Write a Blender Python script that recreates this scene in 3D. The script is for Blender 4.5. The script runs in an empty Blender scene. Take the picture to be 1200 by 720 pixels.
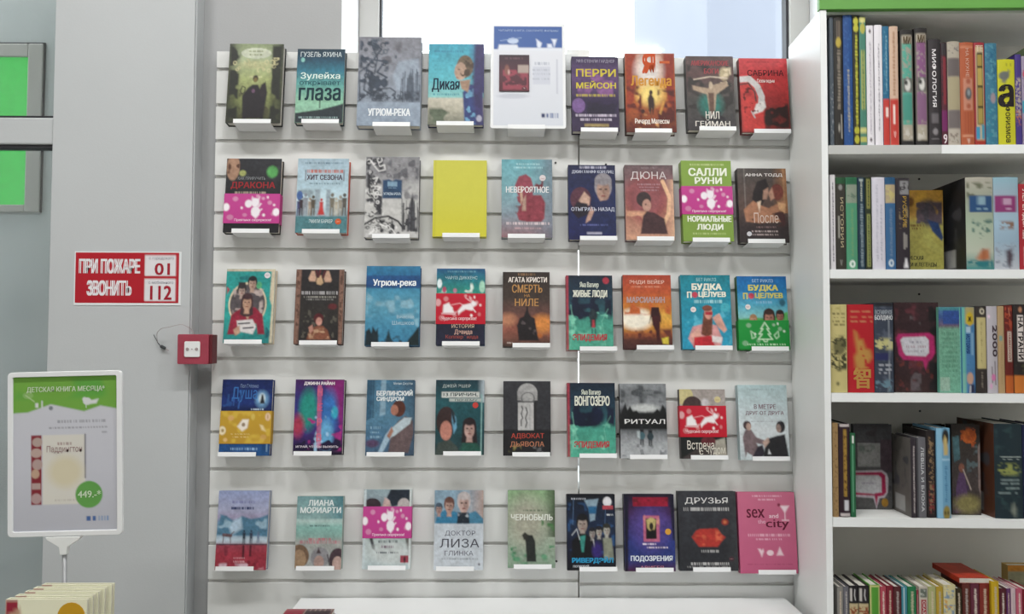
import bpy, math, random
import numpy as np
from mathutils import Matrix, Vector
random.seed(7)
SC = bpy.context.scene
COL = SC.collection

# ------------------------------------------------------------------ camera
CAM_Z = 1.45
F_PX = 1000.0
YAW, PITCH, ROLL = 0.0135, 0.040, 0.0030
cd = bpy.data.cameras.new('camera'); cam = bpy.data.objects.new('camera', cd); COL.objects.link(cam)
cd.sensor_fit = 'HORIZONTAL'; cd.sensor_width = 36.0; cd.lens = 36.0 * F_PX / 1200.0
cd.clip_start = 0.05; cd.clip_end = 200
CAM_M = (Matrix.Translation((0, 0, CAM_Z)) @ Matrix.Rotation(-YAW, 4, 'Z') @ Matrix.Rotation(math.pi/2 + PITCH, 4, 'X')
         @ Matrix.Rotation(ROLL, 4, 'Z'))
cam.matrix_world = CAM_M
SC.camera = cam

# ------------------------------------------------------------------ view, world, ceiling light levels
SC.view_settings.view_transform = 'Standard'
SC.view_settings.look = 'None'
SC.view_settings.gamma = 1.0
SC.view_settings.use_curve_mapping = False
SC.view_settings.exposure = 0.0
LAMP_POWER = 26.5       # strips near the slatwall
REAR_FILL_POWER = 20.0       # added fill: unseen strips behind the viewer, for frontal light
GAIN = 1.15          # print reflectance against its look under the shop lamps
w = bpy.data.worlds.new('overcast_sky'); SC.world = w; w.use_nodes = True
bg = w.node_tree.nodes['Background']; bg.inputs[0].default_value = (0.90, 0.95, 1.0, 1); bg.inputs[1].default_value = 4.5
def area_lamp(name, loc, rot, sx, sy, power, color=(1, 0.985, 0.96)):
    d = bpy.data.lights.new(name, 'AREA'); d.shape = 'RECTANGLE'; d.size = sx; d.size_y = sy
    d.energy = power; d.color = color
    o = bpy.data.objects.new(name, d); COL.objects.link(o); o.location = loc; o.rotation_euler = rot
    return o
CEIL = 3.7
LAMPS = [(-1.45, 0.85), (-0.1, 0.85), (1.25, 0.85), (-0.8, -1.2), (0.9, -1.2)]
portal = area_lamp('window_portal', (0.25, 2.74, 1.85), (math.radians(-90), 0, 0), 1.4, 1.6, 1)
portal.data.cycles.is_portal = True

# ------------------------------------------------------------------ measuring helpers
def ray(px, py):
    d = Vector(((px - 600) / F_PX, -(py - 360) / F_PX, -1.0))
    return CAM_M.to_3x3() @ d
def at(px, py, Y):
    d = ray(px, py); k = Y / d.y
    return Vector((d.x * k, Y, CAM_Z + d.z * k))
def proj(p):
    q = CAM_M.inverted() @ Vector(p)
    return (600 + F_PX * q.x / -q.z, 360 - F_PX * q.y / -q.z)

# ------------------------------------------------------------------ colour
def lin(c):
    return c / 12.92 if c <= 0.04045 else ((c + 0.055) / 1.055) ** 2.4
def hexa(s, g=None):
    s = s.lstrip('#'); r = [int(s[i:i+2], 16) / 255 for i in (0, 2, 4)]
    if g is None:                                   # printed inks: duller and flatter than their nominal colour
        sat = (max(r)-min(r))/(max(r)+1e-6); r = [v * (1 - (.07 + .10*min(1, sat*1.5)) * v) for v in r]; L = .3*r[0] + .55*r[1] + .15*r[2]; r = [v * .97 + L * .03 for v in r]
    r = [lin(v) ** (1.12 if g is None else 1) for v in r]
    g = GAIN if g is None else g
    a = int(s[6:8], 16) / 255 if len(s) > 6 else 1.0
    return np.array([min(0.9, max(0.004, v * g)) for v in r]), a

# ------------------------------------------------------------------ materials
MAT = {}
def principled(name, col=None, rough=0.5, attr=False, noise=None, bump=0.0, metal=0.0, spec=0.5, coat=0.0, bscale=60):
    m = bpy.data.materials.new(name); m.use_nodes = True; nt = m.node_tree; b = nt.nodes['Principled BSDF']
    b.inputs['Roughness'].default_value = rough; b.inputs['Metallic'].default_value = metal
    b.inputs['Specular IOR Level'].default_value = spec; b.inputs['Coat Weight'].default_value = coat
    if attr:
        a = nt.nodes.new('ShaderNodeVertexColor'); a.layer_name = 'Col'; nt.links.new(a.outputs[0], b.inputs['Base Color'])
    elif noise:
        tc = nt.nodes.new('ShaderNodeTexCoord'); n = nt.nodes.new('ShaderNodeTexNoise'); n.inputs['Scale'].default_value = noise[0]
        n.inputs['Detail'].default_value = 5
        r = nt.nodes.new('ShaderNodeValToRGB'); k = noise[1]
        r.color_ramp.elements[0].position = .3; r.color_ramp.elements[1].position = .7
        r.color_ramp.elements[0].color = (*[c * (1 - k) for c in col], 1); r.color_ramp.elements[1].color = (*[min(.95, c * (1 + k)) for c in col], 1)
        nt.links.new(tc.outputs['Object'], n.inputs['Vector']); nt.links.new(n.outputs['Fac'], r.inputs[0]); nt.links.new(r.outputs[0], b.inputs['Base Color'])
    else:
        b.inputs['Base Color'].default_value = (*col, 1)
    if bump:
        tc = nt.nodes.new('ShaderNodeTexCoord'); n = nt.nodes.new('ShaderNodeTexNoise'); n.inputs['Scale'].default_value = bscale; n.inputs['Detail'].default_value = 4
        bp = nt.nodes.new('ShaderNodeBump'); bp.inputs['Strength'].default_value = bump; bp.inputs['Distance'].default_value = 0.001
        nt.links.new(tc.outputs['Object'], n.inputs['Vector']); nt.links.new(n.outputs['Fac'], bp.inputs['Height']); nt.links.new(bp.outputs[0], b.inputs['Normal'])
    MAT[name] = m
    return m
principled('wall_paint', (0.39, 0.40, 0.41), 0.6, noise=(3, .03), bump=.25, bscale=180)
principled('pier_paint', (0.50, 0.525, 0.54), 0.55, noise=(2.2, .025), bump=.2, bscale=180)
principled('slat_laminate', (0.735, 0.75, 0.742), 0.42, noise=(5, .02))
principled('groove_board', (0.78, 0.78, 0.76), 0.8, noise=(20, .1))  # one even pale tone for the board behind the slats
principled('white_laminate', (0.80, 0.815, 0.82), 0.35, noise=(6, .015))
principled('case_laminate', (0.80, 0.82, 0.81), 0.4, noise=(6, .02))
principled('case_back', (0.84, 0.84, 0.79), 0.6, noise=(8, .03))
principled('shelf_edge', (0.82, 0.85, 0.86), 0.35, noise=(9, .015))
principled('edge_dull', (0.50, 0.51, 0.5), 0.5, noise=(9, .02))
principled('acrylic_white', (0.86, 0.88, 0.9), 0.22, noise=(12, .01), coat=.3)
principled('print_gloss', rough=.45, attr=True, spec=.32, bump=.05, bscale=90)
principled('print_matte', rough=.65, attr=True, spec=.25, bump=.05, bscale=200)
principled('page_paper', (0.62, 0.60, 0.54), 0.85, noise=(30, .12))
principled('far_wall', (0.6, 0.59, 0.57), 0.8, noise=(2, .2))
principled('floor_tile', (0.42, 0.40, 0.37), 0.4, noise=(4, .08))
principled('ceiling_paint', (0.78, 0.78, 0.77), 0.7, noise=(4, .02))
principled('window_plastic', (0.46, 0.45, 0.43), 0.35, noise=(4, .02))
principled('reveal_plaster', (0.85, 0.85, 0.86), 0.6, noise=(5, .02))
principled('black_rubber', (0.02, 0.02, 0.025), 0.6, noise=(30, .2))
principled('green_header', (0.115, 0.33, 0.06), 0.45, noise=(5, .04))
principled('poster_plastic', (0.80, 0.82, 0.84), 0.2, noise=(10, .01), coat=.3)
principled('steel', (0.30, 0.31, 0.32), 0.45, metal=.25, noise=(20, .05))
principled('red_plastic', tuple(hexa('8c3444', 1.25)[0]), 0.5, noise=(30, .08))
principled('dark_red_plastic', tuple(hexa('5d1420', 1.0)[0]), 0.45, noise=(30, .08))
principled('white_plastic', (0.78, 0.80, 0.80), 0.35, noise=(20, .01))
principled('wire_grey', (0.33, 0.28, 0.28), 0.5, noise=(50, .1))
principled('wire_black', (0.02, 0.025, 0.03), 0.5, noise=(50, .1))
principled('screw_dark', (0.05, 0.05, 0.05), 0.5, noise=(80, .1))
principled('facade', (0.20, 0.212, 0.25), 0.8, noise=(.8, .05))
principled('pale_roof', (0.11, 0.14, 0.21), 0.7, noise=(1.5, .05))
principled('grey_outside', (0.52, 0.55, 0.56), 0.6, noise=(1.2, .06))
principled('street_ground', (0.5, 0.5, 0.5), 0.9, noise=(1, .1))
principled('green_film', tuple(hexa('3ccb4c', 1.6)[0]), 0.5, noise=(14, .16))
def glass(name, tint=(0.96, 0.98, 0.98), mixv=.07):
    m = bpy.data.materials.new(name); m.use_nodes = True; nt = m.node_tree; nt.nodes.clear()
    o = nt.nodes.new('ShaderNodeOutputMaterial'); mx = nt.nodes.new('ShaderNodeMixShader'); t = nt.nodes.new('ShaderNodeBsdfTransparent'); g = nt.nodes.new('ShaderNodeBsdfGlossy')
    t.inputs[0].default_value = (*tint, 1); g.inputs['Roughness'].default_value = .06; mx.inputs[0].default_value = mixv
    nt.links.new(t.outputs[0], mx.inputs[1]); nt.links.new(g.outputs[0], mx.inputs[2]); nt.links.new(mx.outputs[0], o.inputs[0]); MAT[name] = m
glass('window_glass'); glass('door_glass', (0.93, 0.96, 0.96), .14); glass('clear_acrylic', (0.97, 0.98, 0.98), .05)
def emitter(name, col, s):
    m = bpy.data.materials.new(name); m.use_nodes = True; nt = m.node_tree; nt.nodes.clear()
    o = nt.nodes.new('ShaderNodeOutputMaterial'); e = nt.nodes.new('ShaderNodeEmission'); e.inputs[0].default_value = (*col, 1); e.inputs[1].default_value = s
    nt.links.new(e.outputs[0], o.inputs[0]); MAT[name] = m
emitter('lamp_diffuser', (1, .98, .95), 2.5)
def backlit_green():
    m = bpy.data.materials.new('backlit_green'); m.use_nodes = True; nt = m.node_tree; b = nt.nodes['Principled BSDF']
    tc = nt.nodes.new('ShaderNodeTexCoord'); n = nt.nodes.new('ShaderNodeTexNoise'); n.inputs['Scale'].default_value = 35; n.inputs['Detail'].default_value = 3
    r = nt.nodes.new('ShaderNodeValToRGB'); r.color_ramp.elements[0].color = (.03, .48, .06, 1); r.color_ramp.elements[1].color = (.07, .72, .12, 1)
    nt.links.new(tc.outputs['Object'], n.inputs['Vector']); nt.links.new(n.outputs['Fac'], r.inputs[0]); nt.links.new(r.outputs[0], b.inputs['Emission Color'])
    b.inputs['Emission Strength'].default_value = .8; b.inputs['Base Color'].default_value = (.03, .2, .05, 1); MAT['backlit_green'] = m
backlit_green()

# ------------------------------------------------------------------ mesh helpers
class MB:
    def __init__(s): s.v = []; s.f = []; s.c = []
    def box(s, x0, y0, z0, x1, y1, z1, c=None, M=None):
        n = len(s.v)
        P = [(x0,y0,z0),(x1,y0,z0),(x1,y1,z0),(x0,y1,z0),(x0,y0,z1),(x1,y0,z1),(x1,y1,z1),(x0,y1,z1)]
        if M is not None: P = [tuple(M @ Vector(p)) for p in P]
        s.v += P; s.f += [tuple(n+i for i in q) for q in ((0,3,2,1),(4,5,6,7),(0,1,5,4),(1,2,6,5),(2,3,7,6),(3,0,4,7))]
        s.c += [tuple(c) if c is not None else (.8,.8,.8)] * 8
        return s
    def grid(s, P, C, nx, ny):      # P ((ny+1)*(nx+1),3)
        n = len(s.v); s.v += [tuple(p) for p in P.tolist()]; s.c += [tuple(c) for c in C.tolist()]
        k = nx + 1
        for j in range(ny):
            for i in range(nx):
                a = n + j*k + i; s.f.append((a, a+k, a+k+1, a+1))
        return s
    def prism(s, pts, d0, d1, plane='xz', c=None):   # polygon pts extruded
        n = len(s.v); m = len(pts)
        def mk(p, d):
            return (p[0], d, p[1]) if plane == 'xz' else ((d, p[0], p[1]) if plane == 'yz' else (p[0], p[1], d))
        s.v += [mk(p, d0) for p in pts] + [mk(p, d1) for p in pts]
        s.f += [tuple(range(n, n+m)), tuple(range(n+2*m-1, n+m-1, -1))]
        s.f += [(n+i, n+(i+1) % m, n+m+(i+1) % m, n+m+i) for i in range(m)]
        s.c += [tuple(c) if c is not None else (.8,.8,.8)] * (2*m)
        return s
    def tube(s, pts, r, seg=8, c=None):
        pts = [Vector(p) for p in pts]; n = len(s.v)
        for i, p in enumerate(pts):
            d = (pts[min(i+1, len(pts)-1)] - pts[max(i-1, 0)]).normalized()
            u = d.cross(Vector((0, 0, 1)));
            if u.length < .05: u = d.cross(Vector((1, 0, 0)))
            u.normalize(); v = d.cross(u)
            rr = r[i] if isinstance(r, (list, tuple)) else r
            for k in range(seg):
                a = 2*math.pi*k/seg; s.v.append(tuple(p + rr*(math.cos(a)*u + math.sin(a)*v)))
                s.c.append(tuple(c) if c is not None else (.8,.8,.8))
        for i in range(len(pts)-1):
            for k in range(seg):
                a = n+i*seg+k; b = n+i*seg+(k+1) % seg; s.f.append((a, b, b+seg, a+seg))
        s.f += [tuple(n+k for k in range(seg))[::-1], tuple(n+(len(pts)-1)*seg+k for k in range(seg))]
        return s
    def build(s, name, mat, parent=None, color=False, bevel=0, smooth=False, fix=True):
        me = bpy.data.meshes.new(name); me.from_pydata(s.v, [], s.f)
        if fix and not color:
            import bmesh
            bm = bmesh.new(); bm.from_mesh(me); bmesh.ops.recalc_face_normals(bm, faces=bm.faces); bm.to_mesh(me); bm.free()
        if color:
            a = me.color_attributes.new('Col', 'FLOAT_COLOR', 'POINT')
            arr = np.ones((len(s.v), 4), dtype=np.float32); arr[:, :3] = np.array(s.c, dtype=np.float32); a.data.foreach_set('color', arr.ravel())
        me.materials.append(MAT[mat]); me.update()
        o = bpy.data.objects.new(name, me); COL.objects.link(o)
        if parent is not None: o.parent = parent
        if bevel:
            b = o.modifiers.new('bevel', 'BEVEL'); b.width = bevel; b.segments = 2; b.limit_method = 'ANGLE'
        if smooth:
            me.polygons.foreach_set('use_smooth', [True] * len(me.polygons))
        return o
def thing(name, label, cat, loc=(0,0,0), group=None, M=None):
    o = bpy.data.objects.new(name, None); COL.objects.link(o); o.empty_display_size = .05
    if M is not None: o.matrix_world = M
    else: o.location = loc
    o['label'] = label; o['category'] = cat
    if group: o['group'] = group
    return o
def tag(o, label, cat, group=None):
    o['label'] = label; o['category'] = cat
    if group: o['group'] = group
    return o
def struct(o): o['kind'] = 'structure'; return o
def roundrect(x0, z0, x1, z1, r, n=5):
    P = []
    for cx, cz, a0 in ((x1-r, z0+r, -90), (x1-r, z1-r, 0), (x0+r, z1-r, 90), (x0+r, z0+r, 180)):
        for k in range(n+1):
            a = math.radians(a0 + 90*k/n); P.append((cx+r*math.cos(a), cz+r*math.sin(a)))
    return P

# ------------------------------------------------------------------ flat print: a small painter that colours the vertices of a fine grid
def vnoise(X, Y, scale, seed):
    rng = np.random.RandomState(seed); G = rng.rand(40, 40)
    x = (X*scale) % 39; y = (Y*scale) % 39; i = x.astype(int); j = y.astype(int); fx = x-i; fy = y-j
    fx = fx*fx*(3-2*fx); fy = fy*fy*(3-2*fy)
    return (G[j, i]*(1-fx)+G[j, i+1]*fx)*(1-fy) + (G[j+1, i]*(1-fx)+G[j+1, i+1]*fx)*fy
def seglen(X, Y, a, b):
    dx, dy = b[0]-a[0], b[1]-a[1]; L = dx*dx+dy*dy+1e-12
    t = np.clip(((X-a[0])*dx+(Y-a[1])*dy)/L, 0, 1)
    return np.hypot(X-a[0]-t*dx, Y-a[1]-t*dy)
def pts(s): return [tuple(float(q) for q in p.split(',')) for p in s.split()]
def paint(ops, w, h, nx, ny):
    """ops use percent coordinates, x to the right, y down; returns linear colours and the list of texts"""
    u, v = np.meshgrid(np.linspace(0, 100, nx+1), np.linspace(0, 100, ny+1))
    ax, ay = w, h                       # metric so round things stay round
    X = u*ax/100; Y = v*ay/100
    px = w/nx
    C = np.ones((ny+1, nx+1, 3))*.5
    texts = []
    def mixc(m, col):
        c, a = hexa(col); m = (np.clip(m, 0, 1)*a)[..., None]
        C[:] = C*(1-m) + c*m
    for o in ops:
        k = o[0]
        if k == 'g':
            st = o[1]; ys = [s[0] for s in st]; cs = np.array([hexa(s[1])[0] for s in st])
            for ch in range(3): C[..., ch] = np.interp(v, ys, cs[:, ch])
        elif k == 'h':                  # horizontal fade of one colour, alpha a0->a1 between x0,x1 (within y0,y1)
            _, x0, x1, y0, y1, col = o
            m = np.clip((u-x0)/(x1-x0), 0, 1)*((v >= y0) & (v <= y1)); mixc(m, col)
        elif k == 'e':
            x, y, rx, ry, col = o[1:6]; soft = o[6] if len(o) > 6 else 0
            d = np.sqrt(((u-x)/rx)**2+((v-y)/ry)**2); s = max(soft, 1.2*px/(rx*ax/100))
            mixc((1-d)/s+.5, col)
        elif k in 'pl':
            P = [(a*ax/100, b*ay/100) for a, b in pts(o[1])]
            if k == 'l':
                wd, col = o[2]*ax/100, o[3]; D = np.full(X.shape, 9.0)
                for a, b in zip(P[:-1], P[1:]): D = np.minimum(D, seglen(X, Y, a, b))
                mixc((wd/2-D)/(1.2*px)+.5, col)
            else:
                col = o[2]; soft = (o[3] if len(o) > 3 else 0)*ax/100; D = np.full(X.shape, 9.0); I = np.zeros(X.shape, bool)
                for a, b in zip(P, P[1:]+P[:1]):
                    D = np.minimum(D, seglen(X, Y, a, b))
                    if a[1] != b[1]:
                        I ^= ((a[1] > Y) != (b[1] > Y)) & (X < (b[0]-a[0])*(Y-a[1])/(b[1]-a[1])+a[0])
                mixc(np.where(I, D, -D)/max(soft, 1.9*px)+.5, col)
        elif k == 'r':
            _, x0, y0, x1, y1, col = o; e = 50/nx; f = 50/ny
            mixc(np.clip((u-x0)/e*.5+.5, 0, 1)*np.clip((x1-u)/e*.5+.5, 0, 1)*np.clip((v-y0)/f*.5+.5, 0, 1)*np.clip((y1-v)/f*.5+.5, 0, 1), col)
        elif k == 'n':                  # overall tonal grain: amount, cells over the width, seed
            N = vnoise(u/100, v/100*ay/ax, o[2], o[3])*.6+vnoise(u/100, v/100*ay/ax, o[2]*2.3, o[3]+1)*.4
            Lm = np.clip(C.mean(2), 0, 1); C[:] = C*(1+(N-.5)*2*o[1]*(1-.8*Lm))[..., None]
        elif k == 'b':                  # blotches of a colour in a box: density, cells, seed
            _, x0, y0, x1, y1, col, dens, sc, seed = o
            N = vnoise(u/100, v/100*ay/ax, sc, seed)*.6+vnoise(u/100, v/100*ay/ax, sc*2.1, seed+1)*.4
            fe = np.clip(np.minimum(np.minimum(u-x0, x1-u), np.minimum(v-y0, y1-v))/4, 0, 1)
            mixc(np.clip((N-(1-dens))*8, 0, 1)*fe, col)
        elif k == 'd':                  # a line of print too small to read
            _, x0, y0, x1, y1, col = o[:6]; rng = random.Random(int(x0*7+y0*13)); x = x0
            while x < x1-1:
                L = rng.uniform(1.2, 3.0); m = ((u >= x) & (u <= x+L) & (v >= y0) & (v <= y1)); mixc(m*rng.uniform(.6, 1), col); x += L+rng.uniform(.6, 1.3)
        elif k == 't': texts.append(o)
    return C.reshape(-1, 3), texts
TXT = {}
def text_mesh(s, bold):
    key = (s, bold)
    if key not in TXT:
        cu = bpy.data.curves.new('t', 'FONT'); cu.body = s; cu.resolution_u = 3; cu.offset = bold; cu.fill_mode = 'FRONT'
        ob = bpy.data.objects.new('t', cu); me = bpy.data.meshes.new_from_object(ob)
        V = np.array([tuple(x.co) for x in me.vertices]) if len(me.vertices) else np.zeros((0, 3))
        Fc = [tuple(p.vertices) for p in me.polygons]
        bpy.data.objects.remove(ob); bpy.data.curves.remove(cu); bpy.data.meshes.remove(me); TXT[key] = (V, Fc)
    return TXT[key]
def add_texts(mb, texts, w, h, place):
    """t: text, x0,y0,x1,y1 (percent box), colour, weight, turn (0, 90 reads downwards, -90 reads upwards)"""
    for o in texts:
        s, x0, y0, x1, y1, col = o[1:7]; bold = o[7] if len(o) > 7 else .012; rot = o[8] if len(o) > 8 else 0
        V, Fc = text_mesh(s, 0)
        if not len(V): continue
        a = V[:, :2].min(0); b = V[:, :2].max(0); q = (V[:, :2]-a)/(b-a)
        if rot == 90: q = np.stack([q[:, 1], 1-q[:, 0]], 1)
        elif rot == -90: q = np.stack([1-q[:, 1], q[:, 0]], 1)
        U = (x0+q[:, 0]*(x1-x0))/100*w; W = h-(y1-q[:, 1]*(y1-y0))/100*h
        c = tuple(hexa(col)[0])
        hh = (y1-y0)/100*h if not rot else (x1-x0)/100*w          # cap height
        q_ = max(0, bold)*hh*1.1
        O = Vector(place(0, 0)); nr = (Vector(place(.001, 0))-O).cross(Vector(place(0, .001))-O).normalized()
        for kk, (dx, dz) in enumerate(((0, 0),) if q_ == 0 else ((-q_, 0), (q_, 0)) if bold < .03 else ((-q_, -q_*.5), (q_, -q_*.5), (-q_, q_*.5), (q_, q_*.5))):
            n = len(mb.v); ex, ey, ez = nr*(kk*.00005); mb.v += [(lambda P: (P[0]+ex, P[1]+ey, P[2]+ez))(place(x+dx, z+dz)) for x, z in zip(U.tolist(), W.tolist())]; mb.c += [c]*len(V); mb.f += [tuple(n+i for i in f) for f in Fc]
def art_grid(mb, ops, w, h, place, nx, ny, tb=None, tplace=None, flip=False):
    C, tx = paint(ops, w, h, nx, ny)
    uu, vv = np.meshgrid(np.linspace(0, w, nx+1), np.linspace(h, 0, ny+1))
    P = np.array([place(x, z) for x, z in zip(uu.ravel().tolist(), vv.ravel().tolist())])
    mb.grid(P, C, nx, ny)
    if tx and tb is not None: add_texts(tb, tx, w, h, tplace)
    return tx

def hash_s(t): return sum(ord(c)*(i+3) for i, c in enumerate(t))
# ------------------------------------------------------------------ a book: front cover at y=0 facing -y, spine at x=0
def make_book(label, w, h, t, col, front=None, spine=None, back=None, hard=True, M=None, group=None, mat='print_gloss',
              edge=None, band=None, band_col=None, cat='book', bulge=0.0, name=None, sticker=None, res=(60, 90), grain=True):
    o = thing(name or ('hardback_book' if hard else 'paperback_book'), label, cat, M=M, group=group)
    c = .0024 if hard else .0007; ov = .003 if hard else .0004
    cc = hexa(col)[0]; mb = MB(); lt = MB(); e = .00003
    mb.box(0, e, 0, w, c, h, cc); mb.box(0, t-c, 0, w, t-e, h, hexa(edge)[0] if edge else cc); mb.box(e, c, 0, c, t-c, h, cc)
    if front is not None:
        sd = abs(hash_s(label)) % 900
        front = [o_ for o_ in front]+([('n', .22, 8, sd), ('n', .30, 24, sd+3)] if grain else [])
        art_grid(mb, front, w, h, lambda x, z: (x, 0, z), res[0], res[1], lt, lambda x, z: (x, -.0004, z))
    if spine is not None:
        def sp(x, z, off=0):
            s = 2*x/t-1; return (-bulge*(1-s*s)-off, t-x, z)
        art_grid(mb, spine, t, h, sp, 12, 80, lt, lambda x, z: sp(x, z, .0005))
    if back is not None:
        art_grid(mb, back, w, h, lambda x, z: (w-x, t, z), 30, 60, lt, lambda x, z: (w-x, t+.0004, z))
    cv = mb.build('cover', mat, o, color=True)
    MB().box(c, c+e, ov, w-ov, t-c-e, h-ov).build('page_block', 'page_paper', o)
    if lt.v: lt.build('lettering', 'print_matte', cv, color=True)
    if band is not None:
        z0, z1, bops = band; bb = MB(); bt = MB(); z0 *= h; z1 *= h; g = .0007; bc = hexa(band_col)[0]
        ww = w+2*g
        art_grid(bb, bops, ww, z1-z0, lambda x, z: (x-g, -g-.0003, z0+z), 52, 34, bt, lambda x, z: (x-g, -g-.0007, z0+z))
        bb.box(-g-.0004, -g-.0003, z0, -g, t+g, z1, bc); bb.box(w+g, -g-.0003, z0, w+g+.0004, t+g, z1, bc); bb.box(-g, t+g, z0, w+g, t+g+.0004, z1, bc)
        bo = bb.build('paper_band', 'print_matte', o, color=True)
        if bt.v: bt.build('lettering', 'print_matte', bo, color=True)
    if sticker is not None:
        for (sx, sy, r, scol, sops) in sticker:
            sb = MB(); n = 20; pp = [(w*sx/100+r*math.cos(a*2*math.pi/n), h*(1-sy/100)+r*math.sin(a*2*math.pi/n)) for a in range(n)]
            sb.prism(pp, -.0009, -.0002, c=hexa(scol)[0])
            st = sb.build('sticker', 'print_matte', o, color=True)
            if sops:
                tb = MB(); add_texts(tb, sops, 2*r, 2*r, lambda x, z: (w*sx/100-r+x, -.0011, h*(1-sy/100)-r+z)); tb.build('lettering', 'print_matte', st, color=True)
    return o
# ------------------------------------------------------------------ printed cover art (percent of the cover, y downwards)
def head(x, y, r, skin, hair, long=0, k=.68):
    ry = r*k*1.3; o = []
    if long: o.append(('p', f'{x-r*1.05},{y-ry*.3} {x-r*.7},{y-ry*1.1} {x},{y-ry*1.35} {x+r*.7},{y-ry*1.1} {x+r*1.05},{y-ry*.3} {x+r*1.25},{y+ry*1.6} {x+r*.5},{y+ry*1.9} {x-r*.5},{y+ry*1.9} {x-r*1.25},{y+ry*1.6}', hair, 2))
    o += [('e', x, y-ry*.3, r*1.08, ry*1.05, hair), ('p', f'{x-r*.35},{y+ry*.6} {x+r*.35},{y+ry*.6} {x+r*.5},{y+ry*1.5} {x-r*.5},{y+ry*1.5}', skin), ('e', x, y+ry*.05, r*.8, ry*.98, skin, .25), ('e', x+r*.35, y+ry*.15, r*.4, ry*.8, '5a2c2440', .8),
          ('e', x, y-ry*.85, r*.9, ry*.42, hair, .5), ('e', x-r*.34, y-ry*.08, r*.19, ry*.09, '3a2828c0', .5), ('e', x+r*.34, y-ry*.08, r*.19, ry*.09, '3a2828c0', .5),
          ('l', f'{x},{y+ry*.0} {x+r*.06},{y+ry*.3}', r*.12, '80503c80'), ('e', x, y+ry*.52, r*.28, ry*.08, '8a3c3cc0', .5)]
    return o
def walker(x, y, s, col):
    return [('e', x, y-s*.92, s*.11, s*.085, col), ('p', f'{x-s*.17},{y-s*.8} {x+s*.17},{y-s*.8} {x+s*.15},{y-s*.4} {x+s*.13},{y} {x+s*.03},{y} {x},{y-s*.35} {x-s*.05},{y} {x-s*.15},{y} {x-s*.14},{y-s*.42}', col)]
def curls(n, x0, y0, x1, y1, w, col, seed):
    g = random.Random(seed); o = []
    for _ in range(n):
        x, y, a, r = g.uniform(x0, x1), g.uniform(y0, y1), g.uniform(0, 6.3), g.uniform(1.2, 3.2); P = []
        tw = g.choice((-1, 1))*g.uniform(.5, 1.0)
        for k in range(8): P.append(f'{min(x1, max(x0, x)):.1f},{min(y1, max(y0, y)):.1f}'); x += r*math.cos(a); y += r*.7*math.sin(a); a += tw
        o.append(('l', ' '.join(P), w*g.uniform(.6, 1.3), col))
    return o
def reeds(n, x0, y0, x1, y1, w, col, seed):
    g = random.Random(seed); return [('l', f'{x:.1f},{y1} {x+g.uniform(-1,1):.1f},{g.uniform(y0, y0+(y1-y0)*.5):.1f}', w, col) for x in [g.uniform(x0, x1) for _ in range(n)]]
def stars(col, n, x0, y0, x1, y1, r, seed=1):
    g = random.Random(seed); return [('e', g.uniform(x0, x1), g.uniform(y0, y1), r*g.uniform(.5, 1.3), r*g.uniform(.5, 1.3)*.7, col) for _ in range(n)]
FLAKES = [(20,18,5,8,'ffffff38'),(12,80,6,9,'ffffff30'),(82,30,4,7,'ffffff40'),(38,72,4,6,'ffffff30'),(70,16,3,5,'ffffff50'),(32,48,2,4,'ffffffd0'),(90,38,2,4,'ffffffc0'),(78,12,1.6,4,'ffffffe0'),(72,72,2.4,5,'ffffffd0'),(60,8,3,5,'ffffff50'),(88,68,3,6,'ffffff30')]
def band_pink():
    return [('g', [(0,'d84fa0'),(100,'d4479a')])]+[('e', *f) for f in FLAKES]+[('e',4,46,6,13,'f4eef4'),('e',94,62,6,13,'f4eef4'),
        ('e',44,34,6.5,13,'efe9f0'),('e',56,30,7,15,'efe9f0'),('p','49,22 50,10 54,18','efe9f0'),('p','58,20 64,10 62,26','efe9f0'),('e',57,60,8,17,'efe9f0'),('p','50,70 64,70 58,84','efe9f0'),('l','60,66 68,52',2,'efe9f0'),('l','62,44 66,34',2.4,'efe9f0'),
        ('t','Приятных сюрпризов!',20,84,86,95,'f6d3e8',.02)]
def band_red():
    return [('g', [(0,'d9293f'),(100,'d21f34')])]+[('e', *f) for f in FLAKES]+[('e',4,30,6,12,'ffffff60'),
        ('p','15,38 26,30 34,52 38,64 14,64','efeaec'),('l','12,66 38,68 41,60',2,'efc7cc'),('l','30,38 48,32 58,40',1.6,'efb0b6'),('p','44,58 54,38 70,32 76,42 74,56 60,52 50,62 46,70','efeaec'),('p','70,34 74,22 82,30 82,38 76,44','efeaec'),('l','70,26 60,14',2.2,'f0b8bc'),('l','72,24 68,10',2,'f0b8bc'),('l','74,48 80,60',2,'efeaec'),
        ('t','Чудесных сюрпризов!',12,76,82,90,'f2cdd0',.02)]
def band_green():
    return [('g', [(0,'2aa048'),(100,'1f9a40')])]+[('e', *f) for f in FLAKES[:8]]+[
        ('l','52,8 44,30 48,30 40,48 46,48 38,66 66,66 58,48 63,48 56,30 60,30 52,8',2.4,'cdeccb'),('l','47,66 50,74 55,74 57,66',2,'cdeccb'),
        ('l','24,38 26,64 33,58 30,46 24,38',2,'bfe3bf'),('l','78,38 70,52 74,64 79,56 78,38',2,'bfe3bf'),
        ('d',17,80,92,86,'bfe3bf')]
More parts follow.
